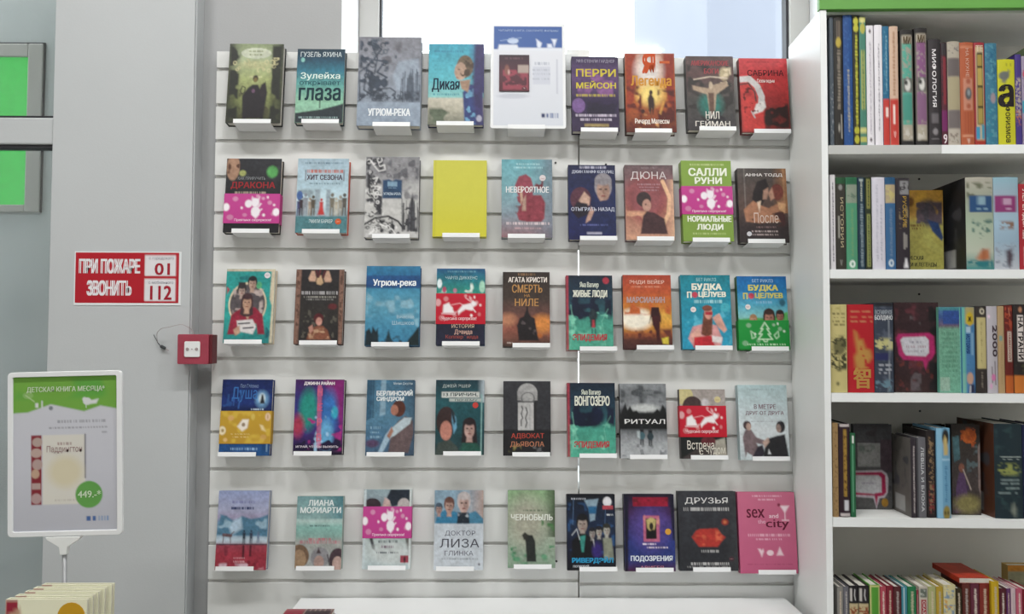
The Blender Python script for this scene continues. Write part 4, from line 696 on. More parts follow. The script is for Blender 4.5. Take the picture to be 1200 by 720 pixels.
# promo board in its own ledge
def promo():
    d = dict(x0=574.5, x1=663.5, ty=27.5, by=150.5, lip=595, t=.006)
    h = .28
    for _ in range(4):
        yb = YS-.0012-(h*math.sin(TH)*.72+.03)
        A = at(619, d['by'], yb); q = ray(619, d['ty']); k = (yb*math.cos(TH)-(A.z-CAM_Z)*math.sin(TH))/(q.y*math.cos(TH)-q.z*math.sin(TH)); h = (CAM_Z+q.z*k-A.z)/math.cos(TH)
    xl = at(d['x0'], d['by'], yb).x; xr = at(d['x1'], d['by'], yb).x; w_ = xr-xl
    M = Matrix.Translation((xl, yb, A.z)) @ Matrix.Rotation(-TH, 4, 'X')
    o = thing('promo_board', 'white promotional board with a blue header standing among the top row books', 'notice', M=M)
    P = roundrect(0, 0, w_, h, .006)
    MB().prism(P, .0006, .004).build('holder', 'poster_plastic', o, bevel=.0008)
    ops = [('g', [(0,'e4e8f0'),(30,'dfe2ea'),(100,'d8dce6')]), ('g', [(0,'e2e6ee'),(28,'dde0e8'),(100,'d4d9e2')]), ('r',0,0,100,24,'4468b0'), ('p','0,24 6,24 8,19 34,19 36,22 100,22 100,25 0,25','dfe4ee'),
        ('e',28,15,8,3,'c4d4ee'),('l','10,15 40,12',1,'9cb4dc'),('e',66,19,3,2,'dfe6f4'),('p','62,13 70,17 68,22 64,22','dfe6f4'),('p','78,18 84,18 86,22 78,22','dfe6f4'),('p','84,13 92,13 88,22 86,16','dfe6f4'),
        ('d',60,37,80,39,'b4bac8'),('r',57,41,82,59,'ccd0dc'),('d',57,44,82,45.5,'b8bdca'),('d',57,48,82,49.5,'b8bdca'),('d',57,53,82,54.5,'b8bdca'),('l','92,34 92,68',.8,'9ca0b4'),('e',28,71,22,2.4,'b8bcc8a0',.5),
        ('r',69,88,74,92,'34406c'),('r',76,88,79,92,'5c6c9c'),('d',81,88,94,92,'8c98b8'),('t','ЧИТАЙТЕ КНИГИ, СМОТРИТЕ ФИЛЬМЫ',7,3,94,6,'b0c4e8',.005)]
    pb = MB(); tb = MB(); ix, iz = .008, .008
    art_grid(pb, ops, w_-2*ix, h-2*iz, lambda x, z: (ix+x, .0003, iz+z), 70, 100, tb, lambda x, z: (ix+x, -.0002, iz+z))
    s = pb.build('printed_sheet', 'print_gloss', o, color=True); tb.build('lettering', 'print_matte', s, color=True)
    cops = [('g', [(0,'3c2c38'),(50,'5c3440'),(100,'5c2834')]), ('b',10,40,98,98,'a04858',.6,6,3),('r',62,28,98,50,'b0a098'),('e',26,42,8,14,'8c5c54'),('e',32,48,3,6,'d8b8b0'),('b',40,80,90,96,'d8b8b8',.3,12,5),('d',20,6,80,12,'6c4c58')]
    cb = MB(); art_grid(cb, cops, w_*.40, h*.345, lambda x, z: (w_*.115+x, -.0030, h*.345+z), 30, 36)
    cb.box(w_*.115, -.0029, h*.345, w_*.515, -.0004, h*.69, (.06, .04, .05)); cb.build('book_picture', 'print_gloss', o, color=True)
    l = ledge(M, .004, at(595, 150, yb).x-xl, yb, A.z, 'promotional board with the blue header')
promo()

# ------------------------------------------------------------------ white counter under the slatwall, with a small pile of books
CZ = at(600, 700, YS).z
cx0 = at(353, 700, YS).x
t_ = thing('counter', 'white laminated counter running under the slatwall', 'counter', (cx0, 1.72, 0))
MB().box(0, 0, CZ-.03, .765-cx0, YS-.004-1.72, CZ).build('worktop', 'white_laminate', t_, bevel=.002)
MB().box(.02, .03, .06, .75-cx0, YS-.004-1.72, CZ-.0305).build('carcass', 'white_laminate', t_)
for k in range(3):
    ww = (.76-cx0-.02)/3; o = MB().box(.02+k*ww+.002, .012, .08, .02+(k+1)*ww-.002, .029, CZ-.035).build('door', 'white_laminate', t_, bevel=.002)
    MB().box(.02+k*ww+ww-.05, .002, CZ-.2, .02+k*ww+ww-.04, .0115, CZ-.09).build('handle', 'steel', o)
MB().box(.04, .05, 0, .74-cx0, .5, .06).build('plinth', 'steel', t_)

# ------------------------------------------------------------------ fire sign
p0 = at(87.5, 355, YP-.002); p1 = at(210, 296.5, YP-.002)
sw, sh = p1.x-p0.x, p1.z-p0.z
t_ = thing('fire_sign', 'red and white fire telephone sign on the white pier', 'sign', (p0.x, YP-.0015, p0.z))
MB().box(-.003, 0, -.006, sw+.006, .0012, sh+.003).build('backing_film', 'poster_plastic', t_)
mb, tb = MB(), MB()
ops = [('g', [(0,'cc2434'),(100,'c82232')]), ('r',67,5,97,46,'e4e2e6'), ('r',67,52,97,96,'e4e2e6'), ('t','ПРИ ПОЖАРЕ',4,13,62,41,'eceaee',.045), ('t','ЗВОНИТЬ',12,56,54,85,'eceaee',.045),
       ('t','01',77,21,91,44,'b42438',.03), ('t','112',73,66,93,93,'b42438',.03), ('t','с городского',71,9,95,15,'9a9aa8',0), ('t','с мобильного',71,56,95,62,'9a9aa8',0)]
art_grid(mb, ops, sw, sh, lambda x, z: (x, -.0004, z), 80, 40, tb, lambda x, z: (x, -.0009, z))
s = mb.build('printed_film', 'print_gloss', t_, color=True); tb.build('lettering', 'print_matte', s, color=True)

# ------------------------------------------------------------------ fire alarm sounder and its loose wire
YA = YP-.045
a0 = at(207.5, 427, YA); a1 = at(246.5, 392, YA)
t_ = thing('fire_alarm', 'small red fire alarm box with a white plate at the pier corner', 'alarm', (a0.x, YA, a0.z))
aw, ah = a1.x-a0.x, a1.z-a0.z
MB().box(0, .006, 0, aw-.004, YP-YA-.0006, ah).build('housing', 'red_plastic', t_, bevel=.003)
MB().box(aw-.0035, .004, .001, aw+.004, YP-YA-.001, ah-.001).build('side_cover', 'dark_red_plastic', t_, bevel=.001)
MB().prism(roundrect(0, 0, aw-.004, ah, .004), 0, .006).build('front_cover', 'red_plastic', t_, bevel=.001)
MB().prism(roundrect(aw*.22, ah*.24, aw*.70, ah*.76, .004), -.003, -.0002).build('plate', 'white_plastic', t_, bevel=.0008)
for k, (qx, qr) in enumerate(((.32, .0042), (.46, .0016), (.6, .0042))):
    MB().tube([(aw*qx, -.0042, ah*.5), (aw*qx, -.0032, ah*.5)], qr, 12).build('sounder_port', 'wire_grey', t_)
wire = [(228, 391), (224, 386), (219, 383), (213, 380.5), (206, 381.5), (198, 383.5), (190, 385), (186, 388), (184, 391), (184, 397), (185, 402)]
W3 = [at(x, y, YP-.004-.02*math.sin(math.pi*i/10)) for i, (x, y) in enumerate(wire)]; W3[0] = at(228, 392.5, YP-.018)
def spline(P, n=4):
    R = []
    for i in range(len(P)-1):
        a, b, c, d = P[max(i-1, 0)], P[i], P[i+1], P[min(i+2, len(P)-1)]
        for k in range(n):
            t = k/n; R.append(.5*((2*b)+(c-a)*t+(2*a-5*b+4*c-d)*t*t+(3*b-a-3*c+d)*t**3))
    return R+[P[-1]]
t_ = thing('loose_wire', 'thin loose wire with a black component dangling from the fire alarm', 'wire', W3[0])
o_ = W3[0]
MB().tube([p-o_ for p in spline(W3)], .0007, 6).build('wire', 'wire_grey', t_, smooth=True)
q = [at(185, 402, YP-.006)-o_, at(188, 405.5, YP-.006)-o_, at(192.5, 408, YP-.006)-o_, at(194, 409, YP-.006)-o_, at(198, 411, YP-.006)-o_]
MB().tube([q[0], q[1]], .0012, 8).build('lead', 'wire_black', t_)
MB().tube([q[1], q[1]*.9+q[3]*.1, q[1]*.1+q[3]*.9, q[3]], [.002, .0042, .0042, .002], 10).build('resistor', 'wire_black', t_)
MB().tube([q[3], q[4]], .001, 8).build('lead', 'wire_grey', t_)
MB().tube([at(180, 392.5, YP-.004)-o_, at(183, 398, YP-.005)-o_, at(185, 402, YP-.006)-o_], .0009, 6).build('lead', 'wire_black', t_)
# ================================================================== the bookcase on the right
CA = math.radians(-2.5)
_c = at(965.2, 400, 2.05)
CASE = Matrix.Translation((_c.x, 2.05, 0)) @ Matrix.Rotation(CA, 4, 'Z')
CI = CASE.inverted(); C0 = CI @ Vector((0, 0, CAM_Z))
def cl(px, py, d):
    q = CI.to_3x3() @ ray(px, py); k = (d-C0.y)/q.y
    return Vector((C0.x+q.x*k, d, C0.z+q.z*k))
BW, BD, TP = .95, .262, .016
sh_px = [(170, 181), (316, 326), (461.3, 471.5), (608, 619)]
SHZ = [cl(1080, a, 0).z for a, b in sh_px]; SHT = .0215
step = (SHZ[0]-SHZ[3])/3
SHZ += [SHZ[3]-step, SHZ[3]-2*step, SHZ[3]-3*step]
TOPZ = cl(1080, 11, 0).z
bc = thing('bookcase', 'tall white bookcase with a green header at the right, full of books', 'bookcase', M=CASE)
MB().box(0, 0, 0, TP, BD, TOPZ).build('side_panel', 'case_laminate', bc, bevel=.001)
MB().box(BW-TP, 0, 0, BW, BD, TOPZ).build('side_panel', 'case_laminate', bc, bevel=.001)
MB().box(.0005, -.0012, 0, TP-.0005, -.0001, TOPZ).build('edge_strip', 'shelf_edge', bc)
MB().box(TP+.0005, BD-.006, 0.06, BW-TP-.0005, BD, TOPZ).build('back_panel', 'case_back', bc)
MB().box(TP+.0005, .02, TOPZ-.004, BW-TP-.0005, BD-.007, TOPZ+.014).build('top_board', 'case_laminate', bc)
MB().box(-.002, -.004, TOPZ+.0005, BW+.002, .014, TOPZ+.16).build('header', 'green_header', bc, bevel=.001)
for i, z in enumerate(SHZ):
    s = MB().box(TP+.0006, .001, z-SHT, BW-TP-.0006, BD-.007, z).build('shelf', 'case_laminate', bc, bevel=.0008)
    if i == 0:
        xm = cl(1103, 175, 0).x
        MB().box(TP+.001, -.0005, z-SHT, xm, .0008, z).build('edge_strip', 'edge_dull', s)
        MB().box(xm+.001, -.0005, z-SHT, BW-TP-.001, .0008, z).build('edge_strip', 'shelf_edge', s)
    else: MB().box(TP+.001, -.0005, z-SHT, BW-TP-.001, .0008, z).build('edge_strip', 'shelf_edge', s)
MB().box(TP, .01, 0, BW-TP, .03, .06).build('plinth', 'case_laminate', bc)
for px, py in ((1077, 194), (1077, 210), (1077, 345), (1078, 482), (1047, 14)):
    p = cl(px, py, BD-.0065)
    MB().tube([(p.x, BD-.0075, p.z), (p.x, BD-.0061, p.z)], .003, 8).build('peg_hole', 'screw_dark', bc)

def grid_print(col, n, y0=8, y1=92, x0=25, x1=75):      # spine wide lines too small to read
    return [('d', x0, y0+(y1-y0)*i/n, x1, y0+(y1-y0)*(i+.5)/n, col) for i in range(n)]
def vt(s, y0, y1, col, x0=28, x1=72, w=.02, rot=90): return ('t', s, x0, y0, x1, y1, col, w, rot)
def vd(y0, y1, col, x0=30, x1=70, seed=1):              # vertical band of unreadable small letters
    g = random.Random(seed); o = []; y = y0
    while y < y1:
        L = g.uniform(.8, 2.2); o.append(('r', x0+g.uniform(0, 8), y, x1-g.uniform(0, 8), min(y+L, y1), col)); y += L+g.uniform(.5, .9)
    return o
SP = []
def s(row, x0, x1, top, col, ops, label, d=.012, hard=1, dep=.72, bot=None, **k): SP.append((row, x0, x1, top, col, [('g', [(0, col), (100, col)])]+ops, label, d, hard, dep, bot, k))
# shelf 1
s(0,972.6,977.2,20,'56606a',[('b',0,50,100,100,'8a9096',.4,3,2)],'slim slate grey spine against the left side panel')
s(0,977.5,988,20,'34322f',[('r',30,3,75,20,'6f655c'),('l','45,3 45,20',8,'3a3530'),('e',52,20,30,4,'c8b04c')]+vd(26,72,'8f867a',34,76,3)+[('l','76,76 80,94',9,'c8c4bc'),('e',50,86,10,3,'a8a49c')],'tall dark spine with a gold medallion')
s(0,988.6,999.6,18,'2c5596',[('b',0,0,100,100,'3c68a8',.4,4,3)]+vd(42,90,'a8a498',38,66,4),'tall royal blue spine')
s(0,1000,1007.5,19,'34342c',[('e',50,4,40,3,'d0cc48'),('e',50,9.5,40,3,'d0cc48'),('e',50,88,40,3,'c8c440'),('e',50,95,40,3,'c8c440')]+vd(15,84,'d2d244',30,76,5),'dark spine with yellow discs and yellow letters')
s(0,1007.7,1015.4,20,'4f8a78',[('r',0,0,100,4,'d0cc78'),('e',50,9,40,4,'c0bc58'),('e',50,3,30,2,'e0dc90'),('r',20,26,80,72,'a8b068'),('r',0,86,100,90,'d8d488'),('r',0,93,100,97,'c8c468')]+vd(26,72,'5c8058',34,66,6),'green spine with yellow green lettering panel')
s(0,1015.8,1024,30,'e2e0e6',[('e',50,5,16,1.5,'5c4c54'),('e',50,95,16,1.5,'5c4c54')]+vd(14,90,'a8a0b0',40,62,7),'first of two white spines, with a dark dot at each end')
s(0,1025.2,1034.4,29.5,'e6e4ea',[]+vd(16,88,'8c8894',40,62,8),'second white spine, with grey lettering and no dots')
s(0,1034.7,1042.4,31,'2c7096',[('b',0,0,100,60,'4a88a8',.4,4,3),('r',0,61,100,100,'d8463e'),('r',36,68,80,76,'f0d8d0')]+vd(8,54,'8fb8c8',44,66,9),'teal blue spine with a red lower end')
s(0,1042.7,1053,31,'d6b8a2',[('r',0,61,100,100,'d8463e'),('l','40,88 50,93 60,88',6,'f4e0d8'),('r',32,66,56,82,'f0d8d0')]+vd(5,58,'b08468',34,66,10),'cream spine with a red lower end')
def portr(c1, c2, n): return [('r',10,5,90,95,'b0a898'),('r',14,12,86,82,c1),('b',10,12,90,82,'a09c90',.45,4,n),('t','МИ',24,6,78,13,'5a4a34',.02),('r',16,42,86,54,'6c6c68'),('e',52,48,22,5,'d4d4d0'),('e',40,46,12,2,'2c2c2c'),('b',14,84,86,96,'c8c4bc',.5,4,n+1),('r',14,56,86,78,c2)]
s(0,1055.5,1070.5,35,'2e2c2c',portr('5cb09c','4f9c8c',2),'black framed spine with green patches and a small portrait', d=.016)
s(0,1072.4,1087.2,33,'2e2c2c',portr('8c5c88','8a6486',5),'black framed spine with purple patches and a small portrait', d=.016)
s(0,1087.6,1103,46,'3a3639',[vt('МИФОЛОГИЯ',10,64,'e4e2e4',26,58,.03),('r',18,70,74,79,'6c686c'),('e',46,87,20,3,'8c888c'),('l','20,94 72,94',4,'8c888c'),('r',76,0,100,100,'2e2b2e')],'thick black spine with large white capitals')
s(0,1103.3,1110.2,50,'5c2c38',[('b',0,0,100,60,'34282c',.5,3,2),('r',0,0,100,12,'3a3438'),('r',30,14,80,60,'8a3440'),('r',0,66,100,86,'7c2c68'),('t','9',20,89,80,98,'e4dce0',.02)],'narrow maroon spine with a white numeral at its foot')
s(0,1110.6,1125,49,'b0a89a',[('r',0,16,100,34,'6c6464'),('r',0,34,100,66,'aca284'),('r',0,66,100,84,'746c6c'),('r',0,84,100,100,'b8b0a4'),('b',0,0,100,16,'7c7878',.4,5,4),('b',0,84,100,100,'8a8078',.4,5,5)],'spine of beige and grey bands')
s(0,1125.3,1141.4,50,'be6240',[('r',0,4,100,5,'e0a080'),('r',20,35,88,66,'cc8c74'),('e',56,50,24,6,'54585c'),('e',58,49,12,3,'8c9498'),('e',56,38,16,2.5,'b06048'),('e',56,62,16,2.5,'b06048'),vt('НА КУХНЕ',6,34,'d8b4a4',38,62,.0),('l','30,68 30,88',5,'9c4c34'),('l','50,68 50,88',5,'9c4c34'),('l','70,68 70,88',5,'9c4c34'),('r',10,90,92,91.5,'e0a888'),('p','44,94 60,94 52,98','e8d0c0')],'terracotta spine with a grey round emblem')
s(0,1141.8,1154.2,50,'a83440',[('r',14,4,88,97,'c8b48c'),('r',24,10,80,80,'2c281c'),('r',30,12,74,23,'b0984c'),('r',30,25,74,42,'c0a858'),('r',30,44,74,62,'a89048'),('r',30,64,74,79,'b09c50'),('r',10,82,44,94,'3c9cc8'),('r',60,80,92,94,'4ca0c0'),('r',0,95,100,100,'b0382c'),('t','ТЕ',18,3,84,9,'d8c8b0',.02)],'red spine with stacked gold and black lettering boxes')
s(0,1154.6,1168.8,51,'3f7c98',[('b',0,0,100,100,'5c98a8',.45,4,2),('b',0,0,100,40,'2c688c',.4,5,7),('e',60,54,22,5,'9c8c94'),('b',0,60,100,100,'3088a0',.4,6,9)],'hazy teal blue spine')
s(0,1169.2,1189.4,70,'d8d62c',[('e',36,19,30,5,'6c706c',.4),('p','20,26 60,12 70,14 40,28','6c706c'),('t','а',8,30,86,55,'2a2426',.05),vt('ФОРИЗМОВ',56,97,'3a3a24',38,66,.03),('d',30,5,80,8,'8c9030')],'bright yellow spine with a big black letter', dep=.8)
s(0,1189.8,1197.2,64,'4c3c88',[('b',0,24,100,70,'a89c98',.6,4,2),('b',0,60,100,80,'b87058',.5,4,4)],'purple spine with grey patches, beside the bright yellow one')
s(0,1197.6,1208,66,'9c90a8',[('b',0,10,100,50,'6c5c78',.4,4,2),('r',0,50,100,64,'3ca0b8'),('e',40,20,30,5,'c84c60')],'lilac spine cut off by the right edge of the top shelf')
for i,(x,w_,c) in enumerate([(1208.5,14,'6c7c5c'),(1223,18,'a85c48'),(1242,12,'c8c4bc'),(1255,20,'34507c'),(1276,15,'8c3844')]): s(0,x,x+w_,52+i*4,c,[vd(12,80,'d8d4c8',36,64,i)[0]]+vd(12,80,'d8d4c8',36,64,i),f"{['olive','rust','off white','slate blue','wine red'][i]} spine at the far right of the top shelf")
# shelf 2
s(1,973,979,205,'dcdade',vd(8,92,'5c5c6c',36,66,1),'narrow white spine with dark letters, first on the second shelf')
s(1,979.4,991,208,'3c3a34',[('r',0,0,100,7,'2c5c3c'),('e',46,11,20,3,'8a8a88'),('l','40,90 48,95 56,90',7,'8c8c88'),vt('ИСТОРИИ',22,76,'b8ac8c',44,74,.03),('r',20,42,36,66,'9c9c94')],'dark olive spine with cream capitals and a green top')
s(1,991.4,1004.6,208,'56a07c',[('r',0,0,100,8,'2c6c4c'),('r',0,8,100,28,'8c9888'),('b',0,8,100,28,'6c8070',.4,4,2),('e',50,94,26,4,'e4ece8'),('e',50,94,10,2,'56a07c')]+vd(34,86,'78a070',40,64,3),'light green spine with a grey band')
s(1,1005,1013.6,208,'1e3a4c',[('e',50,3,30,1.5,'a8b4b0')]+vd(4,26,'a8b0a8',36,70,4)+vd(29,97,'84949c',30,76,5),'navy spine with pale lettering')
s(1,1014,1021.4,208,'2c3a28',[('r',0,38,100,100,'2c3428'),('r',20,2,80,34,'8c8c4c'),('r',20,40,80,97,'8c9458')]+vd(4,32,'34402c',36,66,6)+vd(42,96,'4c5834',36,66,7),'dark green spine with two olive panels')
s(1,1021.8,1037,208,'d4d2de',vd(8,92,'b4b4c4',26,46,8)+vd(30,90,'a0a4b4',60,76,9),'broad white spine with faint lilac print')
s(1,1037.4,1049.4,208,'3c6c9c',[('r',0,0,100,8,'2c5c84'),('r',0,8,100,28,'b4a484'),('b',0,8,100,28,'c8bc7c',.5,4,2),('e',50,93,26,4,'c8d4dc'),('e',50,93,10,2,'3c6c9c')]+vd(34,86,'6c84a0',36,68,3),'medium blue spine with a tan band')
s(1,1049.8,1066,209,'322c34',[('r',28,3,96,18,'8a8a8c'),('b',28,3,96,18,'3c383c',.5,5,3),('b',20,30,90,56,'8c7c60',.5,5,4),('r',52,60,58,78,'c8c4bc'),('r',68,62,74,76,'c8c4bc'),('p','50,98 62,88 72,88 84,98','e0e0e4'),vt('РУССКИЕ',20,54,'c09c3c',46,74,.02)],'near black spine with gold letters and white marks')
s(1,1131.6,1164,208,'a8b0a0',[('g',[(0,'b4b0a4'),(25,'9ca494'),(50,'a8b8a4'),(80,'b8c0b0'),(100,'3c8c8c')]),('b',0,4,100,24,'6c705c',.5,5,2),('r',12,20,96,38,'2c5484'),('r',42,21,70,30,'8cacbc'),('b',20,44,100,70,'5c7c74',.45,5,5),('p','34,88 50,80 60,78 80,78 84,88 60,92','c87c54'),('l','56,88 56,78',3,'8c4c34'),('l','70,88 70,79',3,'8c4c34'),('b',0,88,100,100,'2c7c84',.6,6,7),('d',40,33,80,35,'8cacbc')],'thick sage spine with a ship and a blue label', dep=.78, back_col='2a2a2e')
s(1,1164.4,1193.6,208,'a4bccc',[('g',[(0,'94bccc'),(18,'a0b4c4'),(50,'a4c0d4'),(70,'9ab4c8'),(100,'b8bcc4')]),('r',4,20,92,38,'943c78'),('r',36,23,70,30,'c09cb8'),('d',34,33,74,36,'c09cb8'),('b',20,46,80,58,'8c6c5c',.5,6,3),('b',0,70,100,100,'8c94a0',.45,6,5),('p','44,80 60,78 74,84 66,92 60,98 50,92','4c3c48',2)],'thick pale blue spine with a magenta label')
s(1,1194,1206,216,'b42c38',[vt('ЛЕГЕНДЫ',6,50,'e8dcd8',26,70,.03),vt('И МИФЫ',54,64,'e8dcd8',26,70,.03),('l','40,74 40,95',6,'e8dcd8'),('l','66,76 66,92',5,'e8dcd8')],'red spine with white letters at the right edge of the second shelf')
for i,(x,w_,c) in enumerate([(1206.5,14,'c8c4bc'),(1221,20,'3c5c48'),(1242,16,'8c6c4c'),(1259,22,'2c3c5c')]): s(1,x,x+w_,210+i*3,c,vd(12,80,'a8a490',36,64,i),f"{['bone white','bottle green','tan','ink blue'][i]} spine at the far right of the second shelf")
# shelf 3
s(2,973,992.6,357,'d0c486',[('b',0,0,100,12,'b8ac6c',.4,4,2),('e',52,48,38,10,'74704c',.5),('b',4,34,96,76,'4c4c34',.5,6,3),('p','40,76 50,60 60,76','5c5c3c'),('e',40,90,8,2,'5c5c3c')]+grid_print('8c8454',4,10,26,14,90),'cream spine with a dark plant motif')
s(2,993,1024,357,'c2222e',[('r',0,0,3,100,'8c1420'),('p','24,30 34,32 40,40 56,40 66,50 86,52 92,60 78,66 74,72 50,74 30,72 24,60 34,54 30,44','c8944c'),('b',20,30,94,74,'c2222e',.3,6,4),('t','智',22,72,84,95,'cc9850',.03)]+grid_print('cc7c5c',3,7,24,16,92),'thick red spine with a gold dragon shape and an ideogram')
s(2,1024.4,1047,355,'3c4454',[('b',0,0,100,100,'545c6c',.4,4,2),('r',0,0,100,4,'242428'),('t','ВСЕМИРНОЕ',6,8,96,13,'9ca4ac',.02),('t','БОЛДИНО',4,14,96,20,'c8ccd0',.03),('b',0,38,100,54,'c8c488',.6,6,3),('l','76,20 80,50 70,100',3,'a8b0b8'),('b',0,84,100,100,'6c8c9c',.5,5,5),('r',0,56,74,64,'2c3060')]+grid_print('a8acb4',3,68,82,24,84),'navy grey spine with white words and a pale band')
s(2,1127.2,1142.4,360,'4c84b8',[('r',0,0,24,100,'6cb8a8'),('r',24,0,100,20,'b0a46c'),('e',60,14,30,8,'d8b82c'),('t','Ж',44,11,72,17,'2c2c24',.02),('r',30,23,64,30,'a8c4d8'),vt('ИСТОРИЯ',32,54,'244c8c',28,56,.03),('r',66,30,88,56,'7ca8cc'),('b',26,58,96,76,'4878a8',.4,5,2),('r',0,77,24,100,'7cb8a8'),('e',56,83,26,7,'c8a08c'),('p','40,100 50,90 90,90 100,100','2c3454'),('l','56,92 52,100',8,'dcdce0')],'blue and yellow spine with a portrait at its foot')
s(2,1142.8,1156,359,'37312f',[('r',14,13,96,72,'c8bc84'),('e',60,6,22,3.4,'dcd4bc'),('e',60,6,12,2,'37312f')]+vd(18,66,'988c5c',44,60,3)+vd(76,94,'8c8478',44,62,4),'dark brown spine with a long cream panel')
s(2,1156.4,1168.8,359,'b8b4bc',[vt('2000',22,58,'4c4048',50,94,.06),('l','70,64 74,90',9,'5c5058'),('l','40,70 42,88',7,'5c5058'),('e',54,82,20,4,'d87cb0'),('e',30,92,12,3,'d8a0c8'),('e',20,12,10,2,'e4c8dc')],'silver spine with bold dark numerals')
s(2,1169.2,1177,359,'b89c74',[('r',20,34,66,40,'7c9c94')]+vd(44,90,'a08860',40,60,2),'narrow tan spine on the third shelf right of the silver spine')
s(2,1177.4,1187,358,'6c2420',[('b',0,0,100,30,'b44c34',.5,3,2),('r',30,30,82,64,'c8b8ac'),vt('НАВЕСНОЙ',32,62,'8c3c2c',42,72,.03),('r',0,80,100,100,'c8642c'),('l','50,4 60,12',8,'d88c6c')],'dark red spine with a pale box and an orange foot')
s(2,1187.4,1202,357,'2c2626',[('r',30,12,80,64,'dcd4d0'),vt('НА ГРАНИ',14,62,'2c2426',36,74,.05),('b',10,66,90,78,'4c4c34',.5,4,2),('r',0,80,100,100,'d87c34'),('e',55,6,14,3,'c88c6c')],'black spine with a tall white box and an orange foot')
for i,(x,w_,c) in enumerate([(1202.5,15,'5c6c8c'),(1218,20,'c8a45c'),(1239,14,'7c3444'),(1254,22,'4c5c4c')]): s(2,x,x+w_,357+i*3,c,vd(12,80,'d8d4c0',36,64,i),f"{['steel blue','mustard','plum','moss green'][i]} spine at the far right of the third shelf")
# shelf 4
s(3,975.6,982.4,496,'ac8c60',[('b',0,0,100,100,'8c7048',.4,4,2)],'tan spine, first on the fourth shelf', d=.008)
s(3,982.8,996,497,'33202c',[('r',40,6,70,78,'b08c3c'),('b',40,6,70,78,'6c4c24',.45,6,2),('r',10,0,96,3,'c8c0c0'),('r',10,96,96,99,'c8c0c0'),('r',44,82,84,93,'d0d0d8')],'dark plum spine with a gold strip', d=.008)
s(3,996.4,1002.6,508,'2c6c48',[('r',34,3,70,12,'d8dcd8'),('r',30,14,60,94,'5c9c78')],'narrow green spine leaning by the grey speech bubble cover', d=.008)
s(3,1067.2,1073.8,514,'38323a',[]+vd(10,94,'b0a8a8',36,70,2),'narrow dark spine with cream specks', d=.006, back_col='6c6864')
s(3,1074.2,1085,513,'6c6c72',[('r',0,0,14,100,'3c3c40'),vt('ЛЕВША И БЛОХА',12,92,'c8ccd0',42,74,.04)],'grey spine with white capitals', d=.006)
s(3,1085.4,1096.4,505,'2c2628',[('b',20,4,80,96,'8c7458',.5,5,2),('b',20,60,80,96,'8c3c3c',.5,5,4)],'dark patterned spine between the grey and the light blue ones', d=.008)
s(3,1097,1113.6,502,'74acd0',[('r',0,0,36,100,'8cc0e0'),('e',64,10,26,9,'2c2c2c'),('p','46,14 58,8 74,12 84,24 80,30 50,30','d0b878'),('r',36,34,98,36,'a8d0e8'),('e',66,94,28,8,'a09048'),('e',54,94,6,2,'34302c'),('e',76,94,6,2,'34302c')]+vd(42,82,'4c84b0',54,76,3),'light blue spine with a small figure at its top', d=.004)
s(3,1165,1198,497,'22343c',[('b',0,0,100,100,'30484c',.4,4,2),('b',10,40,96,56,'98a058',.5,6,3),('p','56,92 64,84 72,90 70,98','8c9488')]+grid_print('a0aca8',2,34,40,14,92)+grid_print('788888',4,58,76,14,84),'thick dark teal spine with dotted white lines', d=.008, dep=.8, back_col='5c3828')
s(3,1198.4,1216,498,'22284c',[]+vd(20,80,'6c74a0',36,64,2),'dark navy spine at the right edge of the fourth shelf', d=.008)
for i,(x,w_,c) in enumerate([(1216.5,18,'8c8478'),(1235,20,'4c2c34'),(1256,18,'2c5c5c')]): s(3,x,x+w_,500+i*3,c,vd(12,80,'c8c4b0',36,64,i),f"{['stone grey','burgundy','petrol'][i]} spine at the far right of the fourth shelf")
# shelf 5 (tops only)
five = [(981,988,688,'8c8a86','grey',0),(988.3,994.6,688,'6c6c74','slate',0),(995,1005.6,687,'28242a','black and white',1),(1006,1018,687,'2c262c','black and cream',1),(1019,1031,686,'5ca83c','green, cream edged',2),(1031.4,1038.4,688,'c05060','rose red',0),
 (1038.8,1046.6,687,'8c2438','crimson',0),(1047,1056,688,'5c2c30','maroon',0),(1056.4,1063,688,'4c98ac','pale teal',3),(1063.4,1073.6,688,'2c8454','emerald green',0),(1074,1076.4,692,'a03848','thin ruby',0),(1077,1087,688,'c8c0b4','cream and red',4),
 (1087.4,1096.6,688,'b4b880','yellow green',0),(1097,1105,688,'c8a83c','ochre yellow',0),(1105.4,1119.6,686,'d8d0a0','yellow and white mottled',5),(1120,1127,690,'38301c','black and gold',0),(1127.4,1137,684.5,'6c342c','dark brick',0),(1137.4,1147.4,684.5,'6c3044','mulberry',0),
 (1147.8,1159.4,684.5,'8c342c','brick red',0),(1160,1170.6,682,'dcb424','golden yellow',0),(1171,1179,690,'5c2430','dark wine',0),(1179.4,1184,690,'6c3c70','purple',0),(1184.4,1190,690,'d0b8c0','pinkish white',0),(1190.4,1198,690,'c86078','pink',0),(1198.4,1208,691,'8c2430','deep red',0)]
